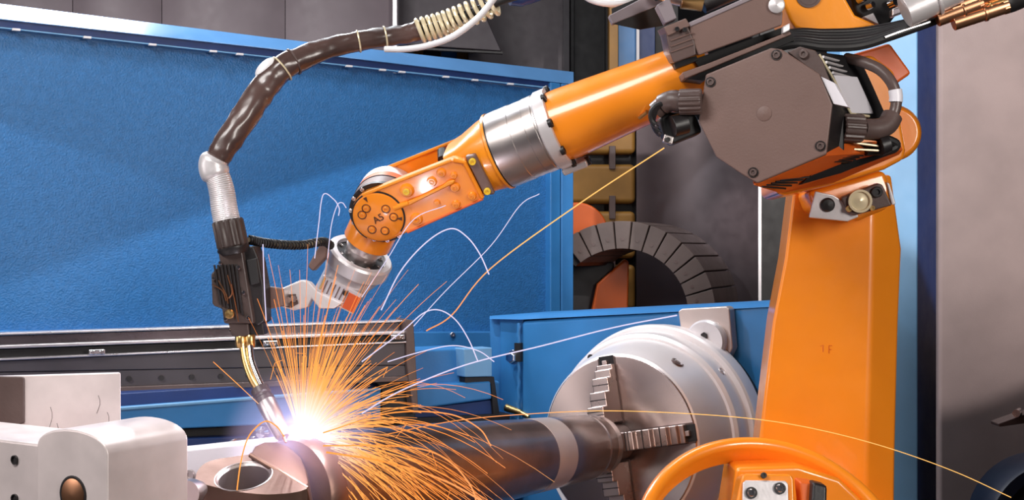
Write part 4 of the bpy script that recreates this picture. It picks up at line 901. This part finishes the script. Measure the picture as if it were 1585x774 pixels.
# arm to the torch
BR = Plane(P(460, 455, 2.16), V((.0, -1, .1)))
b = MB(); b.prism(BR.pts([(430, 449), (466, 433), (478, 437), (492, 452), (530, 470), (517, 478), (494, 478), (482, 462), (476, 476), (456, 481), (436, 476)]), V((0, .035, .0))); b.build('bracket_arm', M['cast'], t, .003)
b = MB(); b.prism(BR.pts([(440, 456), (458, 455), (462, 470), (450, 477), (440, 474)], -.002), V((0, .01, 0))); b.build('arm_slot', M['brown2'], t, .001)
for x, y in ((446, 464), (455, 462)): screw(BR.at(x, y, -.006), (0, -1, 0), .006, 'chrome', t)
B2 = Plane(P(410, 462, 2.08), V((.0, -1, .1)))
dsc = [(404+18*math.cos(a), 462+19*math.sin(a)) for a in [math.radians(-70-k*13) for k in range(17)]]
b = MB(); b.prism(B2.pts([(436, 447), (420, 444)]+dsc+[(420, 478), (438, 474)]), V((0.0, .022, .0))); dk = b.build('pivot_plate', M['brown'], t, .002)
q = B2.at(403, 463, -.001); b = MB(); b.lathe([(.0135, -.001), (.0135, .003), (.010, .003), (.009, .0), (.004, 0), (.004, .004), (0, .004)], mat4(q, B2.n), 24); b.build('pivot_ring', M['chrome'], dk)
for k in range(4):
    a = math.radians(35+90*k); q = B2.at(403+15*math.cos(a), 462+15*math.sin(a), -.001); screw(q, B2.n, .003, 'black', dk)
b = MB(); b.prism([P(436, 450, 2.09), P(446, 449, 2.16), P(448, 474, 2.16), P(438, 474, 2.09)], V((0, .02, 0))); b.build('spacer', M['steel'], t, .002)

# ------------------------------------------------------------------ torch
t = thing('welding_torch', 'black finned welding torch with bent brass-tipped swan neck nozzle', 'torch', P(375, 450, 2.05))
d = 2.04
def tp3(x, y, dd=0): return P(x, y, d+dd)
k3 = d/F
ribbed(tp3(352, 341), tp3(361, 383), 24.5*k3, 14, M['torch'], t, 'ribbed_collar')
b = MB(); b.lathe([(24.8*k3, 0), (24.8*k3, .004), (20*k3, .012)], mat4(tp3(361, 383), tp3(361, 383)-tp3(352, 341)), 32); b.build('collar_seam', BK, t)
TPn = Plane(tp3(365, 440, -.012), V((.12, -1, .03)))
b = MB(); b.prism(TPn.pts([(337, 388), (362, 385), (374, 383), (392, 496), (392, 501), (346, 501), (343, 478), (331, 474), (328, 470), (326, 424), (340, 410)], .0), V((.012, .05, 0))); sh_ = b.build('torch_shell', M['torch'], t, .003, 3)
b = MB(); b.prism(TPn.pts([(375, 384), (392, 380), (400, 400), (408, 444), (410, 497), (398, 505), (391, 500), (386, 460)], .008), V((.004, .04, 0))); b.build('torch_side', M['black'], t, .003)
b = MB(); b.prism(TPn.pts([(381, 402), (397, 399), (402, 438), (388, 442)], .002), V((.0, .01, 0))); b.build('side_panel', M['rubber'], t, .002)
for k in range(7):
    x = 333+k*5.6; b = MB(); b.box(TPn.at(x+4, 441+k*1.2, -.0015), V((.0028, .0003, 0)), V((0, .005, 0)), V((.011, 0, -.066-.003*k))); b.build('cooling_fin', BK, t, .0005)
for pts in ([(352, 426), (359, 452), (354, 462)], [(338, 434), (350, 456), (353, 470)], [(328, 440), (344, 450), (350, 466)], [(358, 440), (364, 470), (369, 498)]):
    b = MB(); b.tube(curve(TPn.pts(pts, -.006), 5), .0011, 6); b.build('thin_wire', M['copper'], t)
for x, y, r in ((341, 407, .003), (369, 414, .0032), (331, 431, .0028), (377, 453, .0032), (349, 494, .003), (384, 492, .0034), (356, 512, .0022)):
    screw(TPn.at(x, y, -.003), TPn.n, r, 'chrome', t)
q = TPn.at(355.5, 486, -.003); b = MB(); b.lathe([(.0078, -.001), (.0078, .002), (.006, .004), (0, .005)], mat4(q, TPn.n), 24); b.build('brass_plug', M['brass'], t)
b = MB(); b.prism(TPn.pts([(353, 500), (384, 501), (386, 518), (374, 522), (358, 520)], .004), V((.0, .03, 0))); b.build('torch_foot', M['torch'], t, .002)
b = MB(); b.prism(TPn.pts([(386, 500), (406, 497), (410, 518), (386, 520)], .012), V((.0, .03, 0))); b.build('torch_foot', BK, t, .002)
for x, r in ((373, 9.5), (387, 8.0)):
    b = MB(); b.lathe([(r*.8*k3, 0), (r*k3, .003), (r*k3, .017), (r*.8*k3, .022)], mat4(P(x, 518, d), P(x+1, 540, d)-P(x, 518, d)), 24); b.build('brass_collar', M['brass'], t)
nk = curve([P(378, 536, 2.04), P(382, 560, 2.03), P(391, 585, 2.02), P(405, 608, 2.01)], 6)
b = MB(); b.tube(nk, .0085, 16); b.build('swan_neck', M['brass'], t)
nk = curve([P(387, 536, 2.03), P(390, 558, 2.02), P(398, 580, 2.01), P(409, 604, 2.0)], 6)
b = MB(); b.tube(nk, .0052, 14); b.build('swan_neck', M['chrome'], t)
n0, n1 = P(401, 600, 2.005), P(439, 677, 1.96); nd = n1-n0
mz = mat4(n0, nd); L = nd.length
b = MB(); b.lathe([(.010, 0), (.0155, .003), (.0155, .014), (.0135, .016), (.0135, .02), (.0155, .022), (.016, .03)], mz, 32); b.build('nozzle_nut', M['torch'], t)
b = MB(); b.lathe([(.0145, .028), (.0162, .032), (.0155, L*.6), (.0125, L*.96), (.010, L), (.007, L)], mz, 36); b.build('gas_nozzle', M['steel'], t)
b = MB(); b.cyl(n1-nd*.02, n1+nd*.10, .0035, .002, 12); b.build('contact_tip', M['copper'], t)
# chrome goose hose on top
t = thing('goose_hose', 'silver corrugated hose end on top of the torch', 'hose', P(350, 337, 2.05))
gp = curve([tp3(351, 342), tp3(347, 322), tp3(344, 300), tp3(339, 280), tp3(331, 262)], 14)
rs = [(20.5-2.0*(i/len(gp)))*k3*(1+(.035 if i % 2 else -.01)) for i in range(len(gp))]
b = MB(); b.tube(gp, rs, 28); b.build('corrugated_tube', M['cast'], t, sharp=15)
b = MB(); b.tube(curve([tp3(337, 278), tp3(331, 262), tp3(331, 252), tp3(335, 244)], 6), [.018, .020, .023, .024, .0245, .0245, .0245, .0245, .0245, .0245, .0245, .0245, .0245, .0245, .024, .023, .022, .021, .020], 24); b.build('cuff', M['cast'], t)
# sleeved hose
t = thing('sleeved_hose', 'crinkled dark leather sleeve hose arching over the blue panel', 'hose', P(440, 130, 2.1))
sp_ = curve([P(333, 250, 2.05), P(350, 224, 2.055), P(378, 182, 2.07), P(407, 138, 2.09), P(440, 104, 2.1), P(485, 83, 2.12), P(530, 69, 2.13), P(580, 60, 2.14), P(625, 53, 2.15), P(652, 47, 2.15)], 12)
rnd = random.Random(3); nn = len(sp_)
wv = [[rnd.random() for j in range(20)] for i in range(nn//3+3)]
def wob(i, j):
    a = i/3; k = int(a); f = a-k; x = wv[k][j % 20]*(1-f)+wv[k+1][j % 20]*f; y = wv[k][(j+1) % 20]*(1-f)+wv[k+1][(j+1) % 20]*f
    return 1+.20*((x+y)/2-.5)+.012*math.sin(i*.9+j*.8)
R_ = [(17+4.5*math.sin(PI*min(1, i/(nn*.62)))**.8 - 1.5*(i/nn))*2.1/F for i in range(nn)]
b = MB(); b.tube(sp_, R_, 20, wob=wob); b.build('leather_sleeve', M['sleeve'], t, sharp=80)
for i in (2, 47, 52, 78, 88):
    b = MB(); tt = (sp_[i+1]-sp_[i-1]).normalized(); x, y, z = basis(tt); r = R_[i]*1.06
    b.tube([sp_[i]+(x*math.cos(k*PI/12)+y*math.sin(k*PI/12))*r for k in range(24)], .0016, 6, closed=True); b.build('tie_wire', M['spring'] if i > 60 or i == 47 else M['brown2'], t)
b = MB(); b.tube([sp_[i]+V((-.013, -.004, .010)) for i in range(38, 50)], [.006, .010, .012, .013, .0135, .0135, .0135, .013, .012, .010, .008, .005], 14); b.build('exposed_liner', M['white'], t, label='white liner showing through the sleeve')
# spring section
t = thing('spring_guard', 'cream coloured coil spring around a dark hose at the top', 'spring', P(720, 30, 2.15))
sc_ = curve([P(648, 48, 2.15), P(690, 36, 2.15), P(735, 18, 2.14), P(790, -4, 2.13), P(850, -20, 2.12)], 60); m_ = len(sc_)
b = MB(); b.tube(sc_[::6], .008, 12); b.build('inner_hose', M['rubber'], t)
pts = []; turns = 13; use = int(m_*.66)
for i in range(use*2):
    f = i/2; k = int(f); p = sc_[k].lerp(sc_[min(k+1, m_-1)], f-k); tt = (sc_[min(k+1, m_-1)]-sc_[max(k-1, 0)]).normalized(); x, y, z = basis(tt)
    a = 2*PI*turns*i/(use*2); pts.append(p+(x*math.cos(a)+y*math.sin(a))*(.0195))
b = MB(); b.tube(pts, .0038, 8); b.build('coil', M['spring'], t)
t2 = thing('white_air_hose', 'thin white hose curving under the cream coil spring', 'hose', P(690, 60, 2.12))
b = MB(); b.tube(curve([P(596, 76, 2.12), P(625, 76, 2.11), P(660, 71, 2.10), P(700, 57, 2.09), P(735, 32, 2.08), P(757, 8, 2.08), P(772, -15, 2.08), P(785, -50, 2.1)], 8), .0055, 12); b.build('hose', M['white'], t2)
t2 = thing('blue_cable_plug', 'dark blue cable plug at the top edge right of the spring', 'cable', P(810, 5, 2.14))
b = MB(); b.tube(curve([P(790, -2, 2.14), P(812, -1, 2.15), P(835, -8, 2.17), P(870, -22, 2.2)], 6), [.012]*6+[.010]*7+[.008]*6, 12); b.build('plug', M['navy'], t2)
t2 = thing('white_bent_hose', 'white hose bend touching the top edge above the black cabinet', 'hose', P(945, 0, 2.2))
b = MB(); b.tube(curve([P(880, -30, 2.25), P(905, -6, 2.22), P(930, 4, 2.2), P(960, 5, 2.2), P(1000, -4, 2.22), P(1040, -25, 2.25)], 8), .0062, 12); b.build('hose', M['white'], t2)
# thin spiral cable from torch to holder
t = thing('sensor_cable', 'thin black corrugated cable with cream windings linking torch and holder', 'cable', P(440, 378, 2.1))
ccv = curve([P(385, 371, 2.06), P(410, 376, 2.09), P(440, 379, 2.13), P(470, 379, 2.18), P(500, 374, 2.25), P(512, 380, 2.28)], 36)
b = MB(); b.tube(ccv[::4], .0042, 10); b.build('core', M['spring'], t)
pts = []
for i in range(len(ccv)-1):
    tt = (ccv[i+1]-ccv[i]).normalized(); x, y, z = basis(tt); a = i*2*PI/7.0; pts.append(ccv[i]+(x*math.cos(a)+y*math.sin(a))*.0068)
pts2 = []
for i in range(len(ccv)-1):
    for q in range(2):
        f = i+q/2; p = ccv[i].lerp(ccv[i+1], q/2); tt = (ccv[i+1]-ccv[i]).normalized(); x, y, z = basis(tt); a = f*2*PI/5.2; pts2.append(p+(x*math.cos(a)+y*math.sin(a))*.0066)
b = MB(); b.tube(pts2, .0021, 6); b.build('winding', M['rubber'], t)

# ------------------------------------------------------------------ arc, painted glow volume and sparks
def sparkmat():
    m = bpy.data.materials.new('hot_spark'); m.use_nodes = True; nt = m.node_tree; N_ = nt.nodes; L_ = nt.links; N_.remove(N_['Principled BSDF'])
    g = N_.new('ShaderNodeNewGeometry'); vm = N_.new('ShaderNodeVectorMath'); vm.operation = 'DISTANCE'; L_.new(g.outputs['Position'], vm.inputs[0]); vm.inputs[1].default_value = WELD
    nz = N_.new('ShaderNodeTexNoise'); nz.inputs['Scale'].default_value = 5; L_.new(g.outputs['Position'], nz.inputs['Vector'])
    ad = N_.new('ShaderNodeMath'); ad.operation = 'MULTIPLY_ADD'; L_.new(nz.outputs[0], ad.inputs[0]); ad.inputs[1].default_value = .10; L_.new(vm.outputs['Value'], ad.inputs[2])
    r = N_.new('ShaderNodeValToRGB'); L_.new(ad.outputs[0], r.inputs[0]); e = r.color_ramp.elements
    e[0].position = .06; e[0].color = (1, .85, .95, 1); e[1].position = .55; e[1].color = (.95, .50, .14, 1)
    for p, c in ((.12, (1, .62, .42, 1)), (.17, (1, .38, .09, 1)), (.30, (.95, .27, .05, 1)), (.42, (.9, .32, .12, 1))):
        k = e.new(p); k.color = c
    em = N_.new('ShaderNodeEmission'); em.inputs[1].default_value = 1.25; L_.new(r.outputs[0], em.inputs[0]); L_.new(em.outputs[0], N_['Material Output'].inputs[0]); return m
SPK = sparkmat()
rs_ = random.Random(11)
def ballistic(v0, T, g=9.8, n=14, p0=WELD, drag=0.0):
    return [p0+v0*(T*k/n)+V((0, 0, -.5*g*(T*k/n)**2)) for k in range(n+1)]
b = MB(); cnt = 0
for i in range(425):
    u = rs_.random()
    if i < 260:     # upward fan
        an = math.radians(rs_.gauss(72, 22)); sp = rs_.uniform(1.6, 3.4)*(1.0 if an > .9 else .8); T = rs_.uniform(.05, .12)
    elif i < 380:  # to the right, arcs
        an = math.radians(rs_.uniform(-12, 50)); sp = rs_.uniform(.9, 2.1); T = rs_.uniform(.08, .26)
    else:          # down right
        an = math.radians(rs_.uniform(-65, -8)); sp = rs_.uniform(.8, 2.0); T = rs_.uniform(.06, .2)
    if math.cos(an) < -.25: continue
    dy = rs_.uniform(-.55, .12) if i < 380 else rs_.uniform(-.7, -.35)
    v0 = V((math.cos(an), dy, math.sin(an)))*sp
    pts = ballistic(v0, T, n=10 if i < 260 else 14)
    st = rs_.choice((0, 0, 1, 2)); pts = pts[st:]
    r = rs_.choice((.0004, .0005, .0006, .0009)) 
    b.tube(pts, [r*(1-.5*k/len(pts)) for k in range(len(pts))], 4)
    if rs_.random() < .05 and len(pts) > 5:   # burst twig
        q = pts[-1]
        for _ in range(2): b.tube([q, q+V((rs_.uniform(-.02, .02), 0, rs_.uniform(-.03, .005)))], .0005, 3)
sh_o = b.build('spark_shower', SPK, fixn=False); tag(sh_o, 'dense shower of glowing orange sparks fanning out from the weld', 'sparks', kind='stuff')
def trail(px, ds, r, label, m=SPK, n=8):
    if not isinstance(ds, (list, tuple)): ds = [ds]*len(px)
    b = MB(); b.tube(curve([P(x, y, d_) for (x, y), d_ in zip(px, ds)], n), r, 6)
    o = b.build('spark_trail', m, fixn=False); tag(o, label, 'spark')
PSPK = emis('pale_spark', (.80, .72, .95), 1.0)
trail([(660, 512), (700, 487), (760, 415), (900, 313), (1028, 229)], [1.98, 1.97, 1.97, 1.98, 2.0], .0010, 'long straight spark streak running up to the motor connector')
trail([(590, 480), (620, 420), (660, 375), (697, 354), (722, 366), (742, 392), (757, 425)], 1.95, .0010, 'pale arched spark ending before the blue panel below steel ring', PSPK)
trail([(560, 640), (620, 605), (720, 565), (840, 535), (950, 507), (1048, 488)], [1.9]*6, .0010, 'white spark streak crossing the blue housing towards roller bracket', PSPK)
trail([(600, 672), (700, 652), (800, 642), (930, 636), (1060, 640), (1180, 650), (1280, 668), (1380, 695), (1480, 731), (1565, 770)], [1.85]*10, .0006, 'very long orange spark crossing the chuck and orange tower')
trail([(412, 497), (409, 440), (407, 378)], 1.98, .0009, 'straight vertical pale spark hanging below the sensor cable', PSPK)
trail([(487, 400), (493, 350), (500, 302), (516, 308), (525, 322), (524, 334)], 2.05, .0008, 'pale hooked spark standing left of the wrist', PSPK)
trail([(507, 400), (513, 348), (522, 318), (530, 314), (536, 322)], 2.05, .0007, 'short pale spark touching the wrist pivot', PSPK)
trail([(365, 774), (372, 720), (382, 682), (396, 662), (412, 652), (428, 660), (440, 676)], 1.82, .0010, 'orange spark looping over the bore of the yoke')
trail([(560, 560), (620, 515), (655, 485), (680, 480), (705, 495), (725, 525), (740, 560)], 1.92, .0009, 'pale arched spark over the blue slide castings', PSPK)
trail([(600, 560), (650, 545), (700, 535), (740, 543), (765, 560)], 1.92, .0008, 'flat pale spark arc at the pale blue block', PSPK)
trail([(640, 505), (690, 450), (760, 380), (805, 318), (835, 300)], 2.1, .0007, 'thin pale spark rising below the steel ring', PSPK)
trail([(560, 460), (600, 400), (640, 340), (690, 318)], 2.15, .0007, 'thin pale spark rising just under the wrist casting', PSPK)
trail([(505, 700), (600, 716), (690, 745), (770, 790)], 1.8, .0014, 'thick orange spark falling across the shaft to the bottom edge')
trail([(500, 690), (600, 690), (660, 697), (700, 718), (730, 755), (740, 790)], 1.82, .0011, 'orange spark arc dropping in front of the shaft')
trail([(500, 670), (600, 640), (690, 640), (740, 662), (760, 690)], 1.85, .0010, 'curved orange spark ending on the upper shaft surface')
trail([(330, 560), (365, 592), (400, 625)], 1.95, .0006, 'faint short spark left of the nozzle')
# hot core and emissive ball painting the arc's halo (emission falls off with the distance from the arc)
me = MB(); me.lathe([(0, -.019), (.010, -.016), (.017, -.007), (.019, 0), (.017, .007), (.010, .016), (0, .019)], mat4(WELD+V((.004, -.012, .0)), (0, 0, 1)), 24)
core = me.build('welding_arc', emis('arc_core', (1, .97, 1), 14)); tag(core, 'blinding white welding arc at the torch tip', 'arc')
m = bpy.data.materials.new('arc_glow'); m.use_nodes = True; nt = m.node_tree; nt.nodes.remove(nt.nodes['Principled BSDF'])
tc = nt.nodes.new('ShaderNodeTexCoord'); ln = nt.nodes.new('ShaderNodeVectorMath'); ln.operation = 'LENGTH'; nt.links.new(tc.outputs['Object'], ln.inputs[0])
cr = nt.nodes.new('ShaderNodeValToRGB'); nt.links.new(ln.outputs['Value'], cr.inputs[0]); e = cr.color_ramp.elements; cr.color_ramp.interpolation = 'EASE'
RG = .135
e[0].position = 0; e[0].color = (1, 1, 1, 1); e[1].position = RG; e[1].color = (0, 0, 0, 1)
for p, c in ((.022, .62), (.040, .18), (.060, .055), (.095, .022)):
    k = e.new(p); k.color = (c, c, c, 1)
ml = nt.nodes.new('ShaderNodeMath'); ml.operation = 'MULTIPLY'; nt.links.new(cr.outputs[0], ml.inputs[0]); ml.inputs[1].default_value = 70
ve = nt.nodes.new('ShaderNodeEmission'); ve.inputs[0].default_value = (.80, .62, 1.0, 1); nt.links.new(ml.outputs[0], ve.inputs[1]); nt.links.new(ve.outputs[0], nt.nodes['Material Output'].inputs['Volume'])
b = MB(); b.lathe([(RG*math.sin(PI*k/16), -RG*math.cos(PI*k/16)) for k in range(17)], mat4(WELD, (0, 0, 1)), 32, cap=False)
o = b.build('arc_halo', m, origin=WELD); tag(o, 'violet white painted glow around the welding arc', 'halo', kind='stuff')
